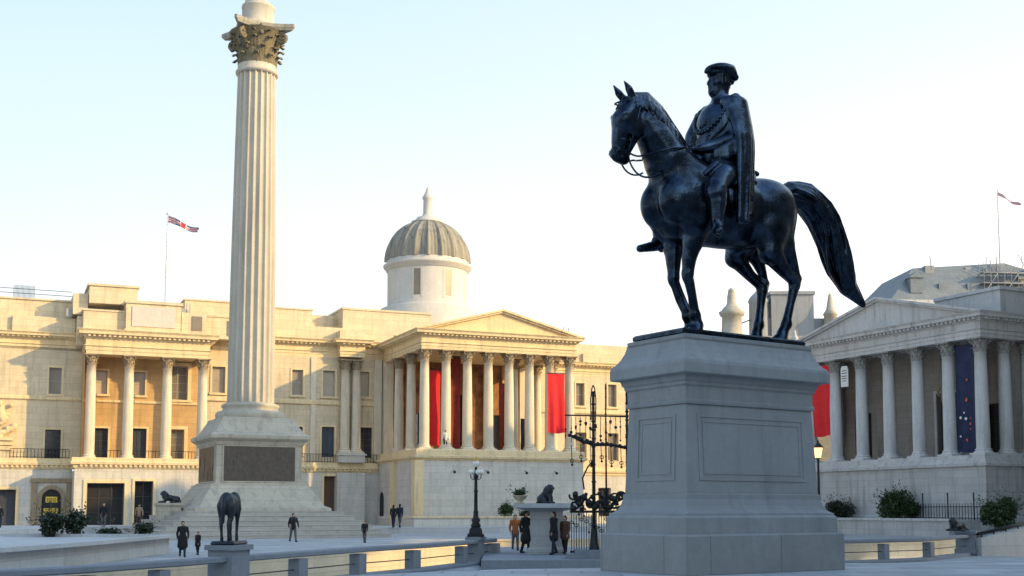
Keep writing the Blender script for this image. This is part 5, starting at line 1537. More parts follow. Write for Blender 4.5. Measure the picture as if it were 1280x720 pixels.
for x in (13.4,): mb.lathe([(.9, 22.7), (.85, 25.4), (1.0, 25.5), (.55, 26.2), (.25, 28.0), (.05, 28.3)], (x, .6), 8)
mb.build('pinnacle', 'brick', tb)
mb = MB(); mb.tube([(2.2, 1, 24.5), (3.4, 1.4, 25.0)], .08, 5); mb.build('roof_pipe', 'frame', tb)
# unseen blocks right of and behind the view, shaped to shade the square
ob = thing('shading_office_block', 'tall unseen stone office block shaped to shade the square from beyond its right edge', 'building', (40, 0, 0))
mb = MB(); mb.box(0, 9, -70, 46, -1, 35); mb.box(-.4, 9.4, -70.4, 46.1, 35, 35.8); mb.build('wall', 'rooflow', ob)
mb = MB(); mb.box(0, 4.5, 46.2, 67, 18.5, 33); mb.box(0, 9, 67.01, 84, -1, 30.0); mb.box(3, 9, 84.01, 96, -1, 25.6); mb.build('shading_side_wing', 'rooflow', ob)  # heights set the shadow line; gap under the raised box sunlights the court wall
mb = MB(); mb.box(-110, -.5, -50, -40, -1, 13); mb.build('rear_shading_wing', 'rooflow', ob)  # unseen, added behind the camera for darker bronze reflections and less flat fill
mb = MB()
for k in range(20):
    for j in range(7): mb.box(-.03, .05, -68 + k * 4.3, -66 + k * 4.3, 1 + j * 4.8, 3.6 + j * 4.8)
mb.build('window', 'glass', ob)
# ------------------------------------------------------------------ parapets
def path_at(P, d):
    for a, b in zip(P[:-1], P[1:]):
        L = (Vector(b) - Vector(a)).length
        if d <= L: return Vector(a).lerp(Vector(b), d / L), (Vector(b) - Vector(a)).normalized()
        d -= L
    return Vector(P[-1]), (Vector(P[-1]) - Vector(P[-2])).normalized()
def px_on(P, px):
    """distance along P at which the line of sight at bearing px crosses"""
    k = (px - 640) / 1500.; acc = 0
    for a, b in zip(P[:-1], P[1:]):
        fa, fb = a[0] - k * a[1], b[0] - k * b[1]; L = (Vector(b) - Vector(a)).length
        if fa * fb <= 0: return acc + L * fa / (fa - fb)
        acc += L
    return acc
PL = [(-11.6, 17.2), (-9.47, 21.72), (-8.41, 23.55), (-7.43, 26.11), (-6.03, 30.37), (-4.42, 35.16), (-2.83, 38.83), (-1.16, 43.93), (-.75, 45.6)]
PR = [(8.5, 42.2), (12.28, 43.93), (15.67, 46.37), (19.7, 52.16)]
def parapet(label, P, piers):
    t = thing('stone_parapet', label, 'parapet')
    mb = MB(); mb.sweep(P, [(-.20, -.22), (-.16, -.25), (.16, -.25), (.20, -.22), (.20, -.13), (.16, -.10), (-.16, -.10), (-.20, -.13)]); mb.build('rail', 'parapet', t)
    mb = MB(); mb.sweep(P, [(-.2, -2.45), (.26, -2.45), (.26, -.93), (.2, -.87), (-.2, -.87)]); mb.build('plinth', 'parapet', t)
    for d, hw, top in piers:
        c, dr = path_at(P, d); n = Vector((dr.y, -dr.x)); mb = MB()
        def q(a, b): return [tuple((c + dr * x + n * y)) for x, y in ((-a, -b), (a, -b), (a, b), (-a, b))]
        b_ = max(.2, hw * .8)
        for z0, z1, o in (((-.868, top, 0),) if top <= -.3 else ((-2.4, top - .12, .0), (top - .12, top, .06), (-.9, -.7, .05))):
            pts = q(hw + o, b_ + o); mb.prism(pts if top > -.3 else q(hw, .16), 'z', z0, z1)
        mb.build('pier', 'parapet', t)
    # slim metal tie rail half way up
    mb = MB(); mb.tube([(p[0], p[1], -.58) for p in P], .018, 6); mb.build('tie_rail', 'frame', t)
    return t
parapet('long grey stone parapet curving across the lower left of the square', PL,
        [(px_on(PL, 20), .17, -.3), (px_on(PL, 108), .19, -.3), (px_on(PL, 203), .18, -.3), (px_on(PL, 289), .40, .16), (px_on(PL, 375), .24, -.3), (px_on(PL, 449), .24, -.3), (px_on(PL, 517), .24, -.3), (px_on(PL, 577), .22, -.3), (px_on(PL, 595), .28, .0), (px_on(PL, 628), .6, -.3)])
parapet('short grey stone parapet right of the big pedestal', PR,
        [(px_on(PR, 1101), .14, -.3), (px_on(PR, 1157), .26, -.3), (px_on(PR, 1207), .2, -.3), (px_on(PR, 1230), .5, .06)])
# path between pavement and parapets
sheet('lower_path', edge + [(26, 17), (40, 40), (19.6, 51.9), (15.8, 46.2), (12.36, 43.7), (8.5, 42.0), (4.9, 41), (-1.0, 41), (-1.2, 43.4), (-2.95, 38.6), (-4.55, 35.0), (-6.15, 30.3), (-7.55, 26.0), (-8.5, 23.4), (-9.6, 21.5), (-11.7, 17.0), (-20, 8)][::1], -1.0, 'pave', 1.4)
# stair with sloping side wall at the right edge
st = thing('stair_wall', 'sloping stone stair wall with dark handrail rising at the right edge', 'stair wall', (0, 0, 0))
a = Vector((19.9, 51.6)); b = Vector((25.0, 55.0)); d = (b - a).normalized(); n = Vector((d.y, -d.x))
mb = MB(); vs = []
for p, zt in ((a, -.25), (b, .55)):
    for o in (-.18, .18):
        q = p + n * o; vs += [(q.x, q.y, -2.4), (q.x, q.y, zt)]
mb.add(vs, [(0, 1, 5, 4), (2, 6, 7, 3), (0, 2, 3, 1), (4, 5, 7, 6), (1, 3, 7, 5), (0, 4, 6, 2)]); mb.build('side_wall', 'terrace', st)
mb = MB(); mb.tube([(a.x, a.y, -.08), (b.x, b.y, .72)], .07, 8)
for k in range(7):
    p = a.lerp(b, (k + .3) / 7); z = -.25 + .8 * (k + .3) / 7; mb.tube([(p.x, p.y, z), (p.x, p.y, z + .17)], .03, 6)
mb.build('handrail', 'iron', st)

# ------------------------------------------------------------------ lamp post with a cluster of globes on its pier
c, _ = path_at(PL, px_on(PL, 595))
lp = thing('lamp_post', 'ornate black lamp post with a cluster of white globes on the parapet', 'street lamp', (c.x, c.y, 0.0))
mb = MB(); mb.rings([[(s1 * h, s2 * h, z) for s1, s2 in ((-1, -1), (1, -1), (1, 1), (-1, 1))] for h, z in ((.30, 0), (.30, .08), (.24, .12), (.22, .26), (.16, .34))]); mb.lathe([(.16, .34), (.19, .40), (.13, .5), (.17, .6), (.1, .7), (.085, .85)], seg=16); mb.build('base', 'iron', lp)
mb = MB(); mb.lathe([(.085, .85), (.095, .88), (.07, .95), (.06, 1.6), (.085, 1.63), (.06, 1.68), (.05, 2.1), (.09, 2.15), (.05, 2.2), (.045, 2.55)], seg=14)
for k in range(4):
    a = k * PI / 2 + .4; ca, sa = math.cos(a), math.sin(a)
    mb.tube([(0, 0, 2.12), (.1 * ca, .1 * sa, 2.05), (.2 * ca, .2 * sa, 2.12), (.2 * ca, .2 * sa, 2.22)], .018, 6)
mb.build('post', 'iron', lp)
for k in range(4):
    a = k * PI / 2 + .4
    mb = MB(); mb.sphere((.2 * math.cos(a), .2 * math.sin(a), 2.32), .10, 12); mb.build('globe', 'globe', lp)
mb = MB(); mb.sphere((0, 0, 2.62), .13, 12); mb.build('globe', 'globe', lp)
mb = MB(); mb.lathe([(.09, 2.73), (.05, 2.78), (.07, 2.81), (.01, 2.9)], seg=10); mb.build('finial', 'gilt', lp)
l2 = thing('lamp_post', 'black lamp post with a glowing yellow lantern beside the big pedestal', 'street lamp', (*[(1022.5 - 640) / 1500 * 78, 78][:2], -1.0))
mb = MB(); mb.lathe([(.35, 0), (.35, .3), (.2, .45), (.12, .9), (.09, 3), (.07, 5.3)], seg=12); mb.build('post', 'iron', l2)
mb = MB(); mb.rings([[(s1 * h, s2 * h, z) for s1, s2 in ((-1, -1), (1, -1), (1, 1), (-1, 1))] for h, z in ((.15, 5.3), (.24, 5.95))]); mb.build('lantern_glass', 'lampglow', l2)
mb = MB(); mb.rings([[(s1 * h, s2 * h, z) for s1, s2 in ((-1, -1), (1, -1), (1, 1), (-1, 1))] for h, z in ((.29, 5.96), (.26, 6.02), (.08, 6.28), (.02, 6.5))]); mb.box(-.17, .17, -.17, .17, 5.24, 5.295); mb.build('lantern_cap', 'iron', l2)

# ------------------------------------------------------------------ wrought-iron screen beside the pedestal
ig = thing('ironwork_screen', 'tall ornate black wrought iron screen of posts, scrolls and railings left of the pedestal', 'ironwork', (0, 40.4, -.66))
rg = random.Random(13)
def X(px): return (px - 640) / 1500. * 40.4
def Zp(py): return 1 + (636 - py) / 1500. * 40.4 + .66
for k, (px, y0, y1, r) in enumerate(((742, 694, 489, .058), (757.5, 640, 480, .028), (784, 690, 488, .05))):
    mb = MB(); x = X(px); z0, z1 = Zp(y0), Zp(y1)
    mb.tube([(x, 0, z0), (x, 0, z0 + .5 * (z1 - z0)), (x, 0, z1)], [r * 1.25, r, r * .8], 10)
    n = int((z1 - z0) / .28)
    for i in range(n): mb.sphere((x, 0, z0 + (i + .5) * (z1 - z0) / n), r * rg.uniform(1.15, 1.6), 8, 0, (1, 1, .6))
    if k == 0:
        mb.lathe([(.26, 0), (.26, .12), (.16, .2), (.12, .8), (.1, 1.0)], (x, 0), 12)
        for sx in (-1, 1): mb.tube([(x + sx * .075, 0, Zp(525)), (x + sx * .09, 0, Zp(500)), (x + sx * .05, 0, Zp(486)), (x, 0, Zp(481))], .022, 6)
    mb.build('post', 'iron', ig)
mb = MB(); mb.sphere((X(784), 0, Zp(486)), .1, 10); mb.build('finial', 'globe', ig)
mb = MB()
mb.tube([(X(706), 0, Zp(519)), (X(786), 0, Zp(521))], .028, 6)
P = [(X(712), 0, Zp(544)), (X(726), 0, Zp(551)), (X(742), 0, Zp(556)), (X(764), 0, Zp(556)), (X(786), 0, Zp(561))]
mb.tube(P, [.04, .05, .06, .05, .05], 8)
for i in range(17):
    t = i / 16; q = along(P, t); mb.sphere((q[0], rg.uniform(-.05, .05), q[2] + rg.uniform(-.03, .06)), rg.uniform(.055, .095), 8)
mb.tube([(X(742), 0, Zp(575)), (X(734), 0, Zp(585)), (X(728), 0, Zp(598)), (X(730), 0, Zp(612))], .03, 6)
mb.build('crossbar', 'iron', ig)
mb = MB()
for i in range(13):
    px = 708 + i * 6.2 + rg.uniform(-1, 1)
    za = Zp(521); zb = Zp(550 + rg.uniform(-4, 4))
    mb.tube([(X(px), 0, za), (X(px + rg.uniform(-1, 1)), .02, zb)], .012, 5)
    for j in range(3): mb.sphere((X(px), 0, za + (zb - za) * rg.uniform(.2, 1)), rg.uniform(.03, .06), 6)
    zc = Zp(562 + rg.uniform(0, 26))
    if i % 2: mb.tube([(X(px), 0, Zp(556)), (X(px + 1), 0, zc)], .014, 5); mb.sphere((X(px + 1), 0, zc), .045, 6); mb.torus((X(px + 1), 0, zc + .14), .06, .014, 'y', 10, 5)
mb.build('pendant', 'iron', ig)
mb = MB()
for i in range(24):
    px = 714 + i * 3.1; x = X(px); zt = Zp(640 + 3 * math.sin(i))
    mb.tube([(x, 0, 0.02), (x, 0, zt)], .014, 5)
    if i % 2: mb.sphere((x, 0, Zp(rg.uniform(642, 668))), rg.uniform(.03, .055), 6)
    else: mb.torus((x, 0, Zp(rg.uniform(646, 664))), .055, .014, 'y', 10, 5)
mb.box(X(712), X(787), -.025, .025, Zp(641), Zp(638)); mb.box(X(712), X(787), -.02, .02, Zp(690), Zp(688))
mb.build('railing', 'iron', ig)
mb = MB()
for i in range(26):
    px = 716 + i * 2.7; 
    mb.torus((X(px), rg.uniform(-.06, .06), Zp(rg.uniform(619, 634))), rg.uniform(.08, .14), rg.uniform(.03, .05), 'y', 12, 6, 0, rg.uniform(0, 3), rg.uniform(4.5, 7))
    mb.sphere((X(px), rg.uniform(-.06, .06), Zp(rg.uniform(615, 637))), rg.uniform(.06, .13), 7)
for q, (pa, pb) in enumerate(((718, 735), (735, 757), (757, 781))):
    mb.torus((X((pa + pb) / 2), 0, Zp(629)), X(pb) - X((pa + pb) / 2), .034, 'y', 18, 6, 0, 0, PI)
mb.build('scrollwork', 'iron', ig)
mb = MB(); mb.box(X(712) - .1, 4.4, -.35, .9, -.02, .18); mb.box(X(712) + .15, 4.4, -.2, .75, .18, .3); mb.build('plinth', 'parapet', ig)

# ------------------------------------------------------------------ bronze animals
def lion_mesh(name, res):
    s = Sculpt()
    s.chain([(-.95, 0, .42), (-.4, 0, .52), (.25, 0, .62)], [.34, .33, .40], .15)
    for q in (1, -1):
        s.el((-.8, q * .25, .34), (.42, .2, .34), .08); s.rc((-.55, q * .36, .12), (-.2, q * .36, .1), .12, .1, .06)
        s.chain([(.35, q * .26, .5), (.4, q * .27, .16), (.95, q * .25, .11)], [.2, .15, .115], .08); s.el((1.05, q * .25, .11), (.16, .12, .1), .04)
    s.el((.42, 0, .85), (.38, .40, .46), .12); s.el((.62, 0, 1.12), (.24, .22, .26), .06); s.el((.84, 0, 1.04), (.15, .13, .12), .06); s.el((.80, 0, .93), (.12, .1, .08), .04)
    s.el((.5, .2, 1.32), (.07, .06, .09), .03); s.el((.5, -.2, 1.32), (.07, .06, .09), .03)
    rg = random.Random(1)
    for i in range(46):
        a = rg.uniform(0, 2 * PI); t = rg.uniform(0, 1)
        p = (.55 - .35 * t, math.cos(a) * (.27 + .14 * t), 1.1 + math.sin(a) * (.3 + .1 * t) - .32 * t)
        s.rc(p, (p[0] - .14, p[1] * 1.12, p[2] - .12), .06, .03, .02)
    s.chain([(-1.25, .0, .3), (-1.35, .35, .1), (-.95, .55, .08)], [.07, .06, .08], .05)
    return s.mesh(name, res)
lm = lion_mesh('lion', .045); lm.materials.append(M['bronze3'])
def lion(label, loc, rz, sc):
    o = bpy.data.objects.new('lion_statue', lm); COL.objects.link(o); o.location = loc; o.rotation_euler = (0, 0, rz); o.scale = (sc, sc, sc)
    tag(o, label, 'statue', 'bronze lions lying on stone blocks'); return o
def plinth(label, c, hx, hy, z0, z1, rz=0, mat='nelson_base', slab=.12):
    t = thing('stone_plinth', label, 'plinth', (c[0], c[1], 0), rz)
    mb = MB(); mb.rect_profile(hx, hy, [(.12, z0), (.12, z0 + .18), (.03, z0 + .26), (0, z1 - .3), (.02, z1 - .28)]); mb.build('block', mat, t)
    mb = MB(); mb.rect_profile(hx, hy, [(.02, z1 - .285), (slab, z1 - .16), (slab, z1)]); mb.build('slab', mat, t)
    return t
plinth('stone block carrying a bronze lion at the corner of the great column steps', (-24.4, 85.6), .75, .75, -1.1, 1.42, R(26), 'nelson_base')
lion('small dark bronze lion on a block left of the great column steps', (-24.4, 85.6, 1.42), R(200), .62)
plinth('pale stone block with a wide top slab carrying a lion left of the ironwork', (1.28, 45.2), .60, .6, -.66, 1.2, 0, 'terrace', .62)
s = Sculpt()
s.el((-.28, 0, .36), (.42, .36, .38), .1); s.chain([(-.2, 0, .5), (.12, 0, .85), (.22, 0, 1.05)], [.34, .36, .34], .15)
for q in (1, -1):
    s.el((-.1, q * .32, .28), (.36, .16, .28), .08); s.rc((-.05, q * .36, .08), (.3, q * .36, .07), .11, .09, .05)
    s.chain([(.28, q * .2, .8), (.42, q * .2, .4), (.46, q * .2, .1)], [.17, .12, .1], .08); s.rc((.46, q * .2, .08), (.62, q * .2, .07), .1, .09, .04)
s.el((.25, 0, 1.12), (.36, .38, .42), .1); s.el((.42, 0, 1.36), (.24, .22, .25), .06); s.el((.62, 0, 1.28), (.15, .13, .12), .05)
s.el((.34, .18, 1.56), (.07, .06, .08), .03); s.el((.34, -.18, 1.56), (.07, .06, .08), .03)
rg = random.Random(4)
for i in range(50):
    a = rg.uniform(0, 2 * PI); t = rg.uniform(0, 1)
    p = (.40 - .3 * t, math.cos(a) * (.25 + .14 * t), 1.32 + math.sin(a) * (.27 + .1 * t) - .3 * t)
    s.rc(p, (p[0] - .12, p[1] * 1.12, p[2] - .14), .06, .03, .02)
s.chain([(-.65, 0, .15), (-.85, .2, .08), (-.6, .45, .07)], [.07, .06, .08], .05)
o = s.build('lion_statue', 'bronze3', None, res=.045); o.location = (1.25, 45.0, 1.2); o.rotation_euler = (0, 0, R(-28)); o.scale = (.5, .5, .44)
tag(o, 'dark bronze lion sitting upright on the wide slab left of the iron screen', 'statue')
lion('dark bronze lion curled on the square pier right of the pedestal', (18.9, 51.3, .06), R(205), .42)

def small_horse():
    s = Sculpt()
    s.el((0, 0, .86), (.46, .25, .27), .08).el((.36, 0, .88), (.26, .25, .28), .08).el((-.38, 0, .9), (.27, .26, .27), .08)
    s.chain([(.45, 0, .98), (.75, .04, .95), (.95, .06, .72)], [.2, .14, .1], .06); s.chain([(.95, .06, .76), (1.08, .08, .52)], [.1, .065], .05)
    for q in (1, -1):
        s.chain([(.42, q * .14, .78), (.43, q * .12, .46), (.42, q * .11, .2), (.44, q * .11, .03)], [.12, .06, .045, .06], .04)
        s.chain([(-.42, q * .15, .82), (-.38, q * .16, .56), (-.52, q * .13, .40), (-.47, q * .12, .18), (-.43, q * .12, .03)], [.17, .1, .065, .045, .06], .04)
    s.chain([(-.6, 0, 1.0), (-.7, 0, .8), (-.68, 0, .45)], [.07, .09, .04], .04)
    return s
c, _ = path_at(PL, px_on(PL, 289))
hs = thing('horse_sculpture', 'small dark bronze horse statue seen end-on standing on a parapet pier', 'statue', (c.x, c.y, .16), R(82))
mb = MB(); mb.rect_profile(.42, .26, [(.0, 0), (.03, .03), (.0, .09)]); mb.build('bronze_base', 'bronze3', hs)
o = small_horse().build('horse', 'bronze3', hs, res=.022); o.location = (0, 0, .085); o.scale = (.60, .70, .98)
# ------------------------------------------------------------------ plants
def bush(name, label, loc, rx, ry, rz, n, mat='leaf', size=.13, group=None, seed=0, conic=0., stems=3):
    rg = random.Random(seed)
    t = thing(name, label, 'shrub', loc, rg.uniform(0, 3), group)
    lob = [(rg.uniform(-.55, .55) * rx, rg.uniform(-.55, .55) * ry, rg.uniform(.35, .8) * rz * 1.25, rg.uniform(.34, .6)) for _ in range(11)]
    vs = []; fs = []
    for i in range(n):
        l = rg.choice(lob)
        while True:
            v = Vector((rg.gauss(0, 1), rg.gauss(0, 1), rg.gauss(0, 1)))
            if v.length > .1: break
        v.normalize(); rr = l[3] * (rg.random() ** .35)
        p = Vector((l[0] + v.x * rr * rx, l[1] + v.y * rr * ry, max(.05, l[2] + v.z * rr * rz * .9)))
        if conic: k = 1 - conic * min(1, p.z / (rz * 1.9)); p.x *= k; p.y *= k
        a = Vector((rg.gauss(0, 1), rg.gauss(0, 1), rg.gauss(0, .6))).normalized(); b = a.orthogonal().normalized()
        q = rg.random() * 6.28; b = (Matrix.Rotation(q, 3, a) @ b); s_ = size * rg.uniform(.6, 1.3)
        k = len(vs)
        vs += [tuple(p), tuple(p + a * s_ * .6 + b * s_ * .32), tuple(p + a * s_ * 1.3), tuple(p + a * s_ * .6 - b * s_ * .32)]
        fs.append((k, k + 1, k + 2, k + 3))
    for tw in range(n // 70):          # stray shoots that break the outline
        l = rg.choice(lob); v = Vector((rg.gauss(0, 1), rg.gauss(0, 1), abs(rg.gauss(.5, 1)))).normalized()
        p0 = Vector((l[0], l[1], l[2])) + Vector((v.x * rx, v.y * ry, v.z * rz * .9)) * l[3] * .8
        for q_ in range(7):
            p = p0 + v * size * (.8 * q_) + Vector((rg.gauss(0, .2), rg.gauss(0, .2), rg.gauss(0, .2))) * size
            if p.z < .05: continue
            a = (v + Vector((rg.gauss(0, .7), rg.gauss(0, .7), rg.gauss(0, .7)))).normalized(); b = a.orthogonal().normalized(); s_ = size * rg.uniform(.6, 1.1); k = len(vs)
            vs += [tuple(p), tuple(p + a * s_ * .6 + b * s_ * .3), tuple(p + a * s_ * 1.3), tuple(p + a * s_ * .6 - b * s_ * .3)]
            fs.append((k, k + 1, k + 2, k + 3))
    me = bpy.data.meshes.new('foliage'); me.from_pydata(vs, [], fs); me.update()
    link('foliage', me, mat, t)
    mb = MB()
    for k in range(stems):
        a = rg.uniform(0, 6.28); mb.tube([(.1 * math.cos(a), .1 * math.sin(a), -.05), (.3 * rx * math.cos(a), .3 * ry * math.sin(a), rz * .6), (.5 * rx * math.cos(a + .4), .5 * ry * math.sin(a + .4), rz * 1.2)], [.05, .035, .015], 6)
    mb.build('stem', 'bark', t)
    return t
bush('round_shrub', 'clipped dark green bush just right of the big pedestal', (*rw(-12.6, -2.4), .1), 1.15, 1.0, 1.3, 4600, 'leaf2', .16, None, 1)
bush('round_shrub', 'wide rounded green bush in the middle of the planter at the right', (*rw(-6.1, -2.4), .1), 1.5, 1.2, 1.55, 6500, 'leaf', .17, None, 2)
bush('leafy_shrub', 'loose bushy green shrub near the right edge beside the stair', (*[(1251 - 640) / 1500 * 82, 82], -.45), 1.45, 1.2, 1.55, 5600, 'leaf', .19, None, 3)
bush('young_conifer', 'small dark upright shrub left of the bush by the stair', (*[(1228 - 640) / 1500 * 82, 82], -.1), .28, .28, .8, 700, 'leaf2', .12, None, 4, .6)
bush('leafy_shrub', 'dark spiky shrub in front of the arched door at the left', (-21.4, 56.2, -.35), .70, .55, .82, 1500, 'leaf2', .15, None, 5)
bush('leafy_shrub', 'dark leafy shrub beside the large dark doorway at the left', (-20.35, 56.5, -.35), .60, .5, .95, 1500, 'leaf2', .15, None, 6)
bush('low_plant', 'thin scruffy plants in front of the large dark doorway', (-19.0, 57.0, -.35), .7, .4, .36, 700, 'leaf2', .12, None, 7)
bush('low_plant', 'scruffy plant by the second doorway of the left portico', (-17.4, 57.0, -.35), .5, .4, .5, 700, 'leaf2', .12, None, 17)
pc = gw(8.6, -3.6)
pb = thing('planter_box', 'long low stone planter at the foot of the central portico', 'planter', (pc[0], pc[1], -.5), GA)
mb = MB(); mb.box(-11, 6, -1.0, 1.6, -.4, .72); mb.build('box', 'low', pb)
mb = MB(); mb.box(-11.1, 6.1, -1.1, 1.65, .724, .86); mb.build('rim', 'trim', pb)
bush('leafy_shrub', 'bright green small bush behind the lamp post', (*gw(6.4, -3.6), .3), .75, .6, .85, 1500, 'leaf', .15, None, 8)
bush('low_hedge', 'low dark hedge right of the small bush behind the lamp post', (*gw(8.4, -3.6), .3), 1.8, .6, .36, 2200, 'leaf2', .14, None, 9)
ur = thing('stone_urn', 'small tan stone urn with a sprig of leaves on the wide lion slab', 'urn', (.30, 45.0, 1.2))
mb = MB(); mb.lathe([(.16, 0), (.17, .04), (.09, .07), (.1, .1), (.22, .18), (.26, .26), (.3, .28), (.3, .3)], seg=16); mb.build('bowl', 'court', ur)
t = bush('potted_plant', 'sprig of green leaves growing in the small tan urn', (.30, 45.0, 1.46), .26, .26, .2, 300, 'leaf', .1, None, 10, 0, 2)

# ------------------------------------------------------------------ people
def person(label, loc, rz, h, top, bottom, hair='hair_dark', stride=.12, arms=(.1, -.1), group=None, res=.03, coat=0., bag=None, lean=0.):
    """standing or walking figure; local +x is the way it faces"""
    t = thing('person', label, 'person', loc, rz, group)
    u = h / 1.75
    def P(*a): return tuple(v * u for v in a)
    hip, sh = .93, 1.44
    J = {}
    for q, st in ((1, stride), (-1, -stride)):
        J[q] = dict(hip=(0, q * .095, hip), knee=(st * .75 + .02, q * .10, .50), ank=(st * 1.5 - (.05 if st < 0 else 0), q * .10, .09 + (.04 if st < 0 else 0)),
                    sh=(lean, q * .19, sh), elb=(lean + arms[0 if q > 0 else 1] * .8, q * .26, 1.15), wr=(lean + arms[0 if q > 0 else 1] * 1.5 + .08, q * .24, .92))
    s = Sculpt()
    s.el(P(0, 0, .98), P(.13, .17, .14), .05); s.chain([P(0, 0, 1.0), P(lean * .5, 0, 1.2), P(lean, 0, 1.38)], [.13 * u, .125 * u, .14 * u], .06)
    s.rc(P(lean, .15, 1.42), P(lean, -.15, 1.42), .07 * u, .07 * u, .05); s.rc(P(lean, 0, 1.42), P(lean + .02, 0, 1.56), .055 * u, .05 * u, .03)
    s.el(P(lean + .03, 0, 1.645), P(.098, .078, .115), .02); s.el(P(lean + .055, 0, 1.575), P(.055, .05, .05), .02); s.rc(P(lean + .12, 0, 1.65), P(lean + .138, 0, 1.618), .014 * u, .018 * u, .01)
    for q in (1, -1):
        s.el(P(lean + .02, q * .08, 1.64), P(.02, .012, .03), .008); s.el(P(lean + .105, q * .033, 1.663), P(.014, .018, .01), .008, sub=True)
        j = J[q]
        s.chain([P(*j['hip']), P(*j['knee']), P(*j['ank'])], [.085 * u, .056 * u, .038 * u], .03)
        s.rc(P(j['ank'][0] - .04, j['ank'][1], j['ank'][2] - .045), P(j['ank'][0] + .15, j['ank'][1] + q * .02, j['ank'][2] - .055), .042 * u, .032 * u, .03)
        s.chain([P(*j['sh']), P(*j['elb']), P(*j['wr'])], [.058 * u, .043 * u, .03 * u], .03)
        w_ = j['wr']; s.el(P(w_[0] + .03, w_[1], w_[2] - .05), P(.035, .02, .05), .02)
    body = s.build('body', 'skin', t, res=res * .75)
    mb = MB()
    for q in (1, -1):
        w_ = Vector(J[q]['wr'])
        for i in range(4):
            b0 = w_ + Vector((.005 + i * .017, 0, -.085)); L = (.05, .06, .062, .052)[i]
            mb.tube([P(*b0), P(*(b0 + Vector((.008, -q * .006, -L * .6)))), P(*(b0 + Vector((.004, -q * .02, -L))))], [.009 * u, .008 * u, .006 * u], 5)
        b0 = w_ + Vector((.055, -q * .005, -.04)); mb.tube([P(*b0), P(*(b0 + Vector((.025, -q * .01, -.03)))), P(*(b0 + Vector((.025, -q * .015, -.06))))], [.01 * u, .009 * u, .007 * u], 5)
    join_into(body, mb)
    s = Sculpt()
    lowz = .90 - coat
    s.chain([P(0, 0, lowz), P(0, 0, 1.02), P(lean * .5, 0, 1.22), P(lean, 0, 1.37)], [(.165 + coat * .12) * u, .158 * u, .15 * u, .165 * u], .06)
    s.rc(P(lean, .16, 1.425), P(lean, -.16, 1.425), .085 * u, .085 * u, .05); s.rc(P(lean, 0, 1.45), P(lean + .015, 0, 1.515), .075 * u, .062 * u, .03)
    for q in (1, -1):
        j = J[q]; w_ = j['wr']; s.chain([P(*j['sh']), P(*j['elb']), P(*w_)], [.078 * u, .06 * u, .046 * u], .03)
        if coat: s.rc(P(0, q * .09, .95), P(j['knee'][0] * .6, q * .13, lowz), .13 * u, .13 * u, .05)
    s.build('jacket', top, body, res=res)
    s = Sculpt()
    s.el(P(0, 0, .96), P(.145, .185, .13), .04)
    for q in (1, -1):
        j = J[q]; s.chain([P(*j['hip']), P(*j['knee']), P(j['ank'][0], j['ank'][1], j['ank'][2] + .02)], [.105 * u, .075 * u, .058 * u], .03)
    s.build('trousers', bottom, body, res=res)
    for q in (1, -1):
        s = Sculpt(); j = J[q]; a = j['ank']
        s.rc(P(a[0] - .045, a[1], a[2] - .04), P(a[0] + .16, a[1] + q * .02, a[2] - .05), .052 * u, .042 * u, .03); s.rc(P(a[0] - .02, a[1], a[2] + .02), P(a[0], a[1], a[2] - .03), .05 * u, .05 * u, .03)
        s.build('shoe', 'cloth_black', body, res=res * .8)
    s = Sculpt(); s.el(P(lean + .005, 0, 1.675), P(.108, .09, .105), .02); s.el(P(lean - .04, 0, 1.62), P(.07, .085, .1), .02); s.el(P(lean + .13, 0, 1.61), P(.09, .075, .085), .02, sub=True)
    s.build('hair', hair, body, res=res * .7)
    if bag:
        b = thing('shoulder_bag', bag[0], 'bag', loc, rz); 
        s = Sculpt(); s.el(P(-.02, .27, .92), P(.15, .06, .13), .03); o = s.build('pouch', bag[1], b, res=.03)
        mb = MB(); mb.tube([P(.08, .25, 1.0), P(lean + .08, .17, 1.45), P(lean - .06, .17, 1.5), P(-.1, .25, 1.0)], .012, 5); mb.build('strap', bag[1], b)
    return t
def at(px, Y): return (px - 640) / 1500. * Y
person('person in dark jacket walking with a backpack in front of the column steps', (at(368, 73), 73, -1), R(-60), 1.72, 'cloth_black', 'cloth_grey', 'hair_dark', .16, (.14, -.12))
bk = thing('backpack', 'dark backpack worn by the walker in front of the column steps', 'backpack', (at(368, 73), 73, -1), R(-60))
s = Sculpt(); s.el((-.21, 0, 1.24), (.11, .16, .23), .04); s.el((-.27, 0, 1.16), (.07, .12, .12), .04); s.build('pack', 'cloth_black', bk, res=.03)
mb = MB()
for q in (1, -1): mb.tube([(-.14, q * .11, 1.42), (-.02, q * .12, 1.525), (.1, q * .12, 1.42), (.08, q * .13, 1.2), (-.12, q * .12, 1.08)], .018, 5)
mb.build('strap', 'cloth_grey', bk)
person('short person in a black top and grey trousers walking alone on the plaza', (at(457, 71), 71, -1), R(-100), 1.30, 'cloth_black', 'cloth_grey', 'hair_brown', .1)
person('person in dark clothes, left of a pair strolling below the portico', (at(492.5, 97), 97, -.5), R(80), 1.80, 'cloth_black', 'cloth_navy', 'hair_dark', .12, group=None)
person('taller person in dark clothes, right of a pair strolling below the portico', (at(500.5, 97.3), 97.3, -.5), R(70), 1.88, 'cloth_navy', 'cloth_grey', 'hair_dark', .15)
person('taller person in a long dark coat behind the parapet near the bronze horse', (at(231, 50.3), 50.3, -1.0), R(-70), 1.48, 'cloth_black', 'cloth_green', 'hair_dark', .05, coat=.35)
person('child in a dark jacket behind the parapet near the bronze horse', (at(250, 52.5), 52.5, -1.0), R(-110), 1.0, 'cloth_black', 'cloth_black', 'hair_brown', .05, coat=.15)
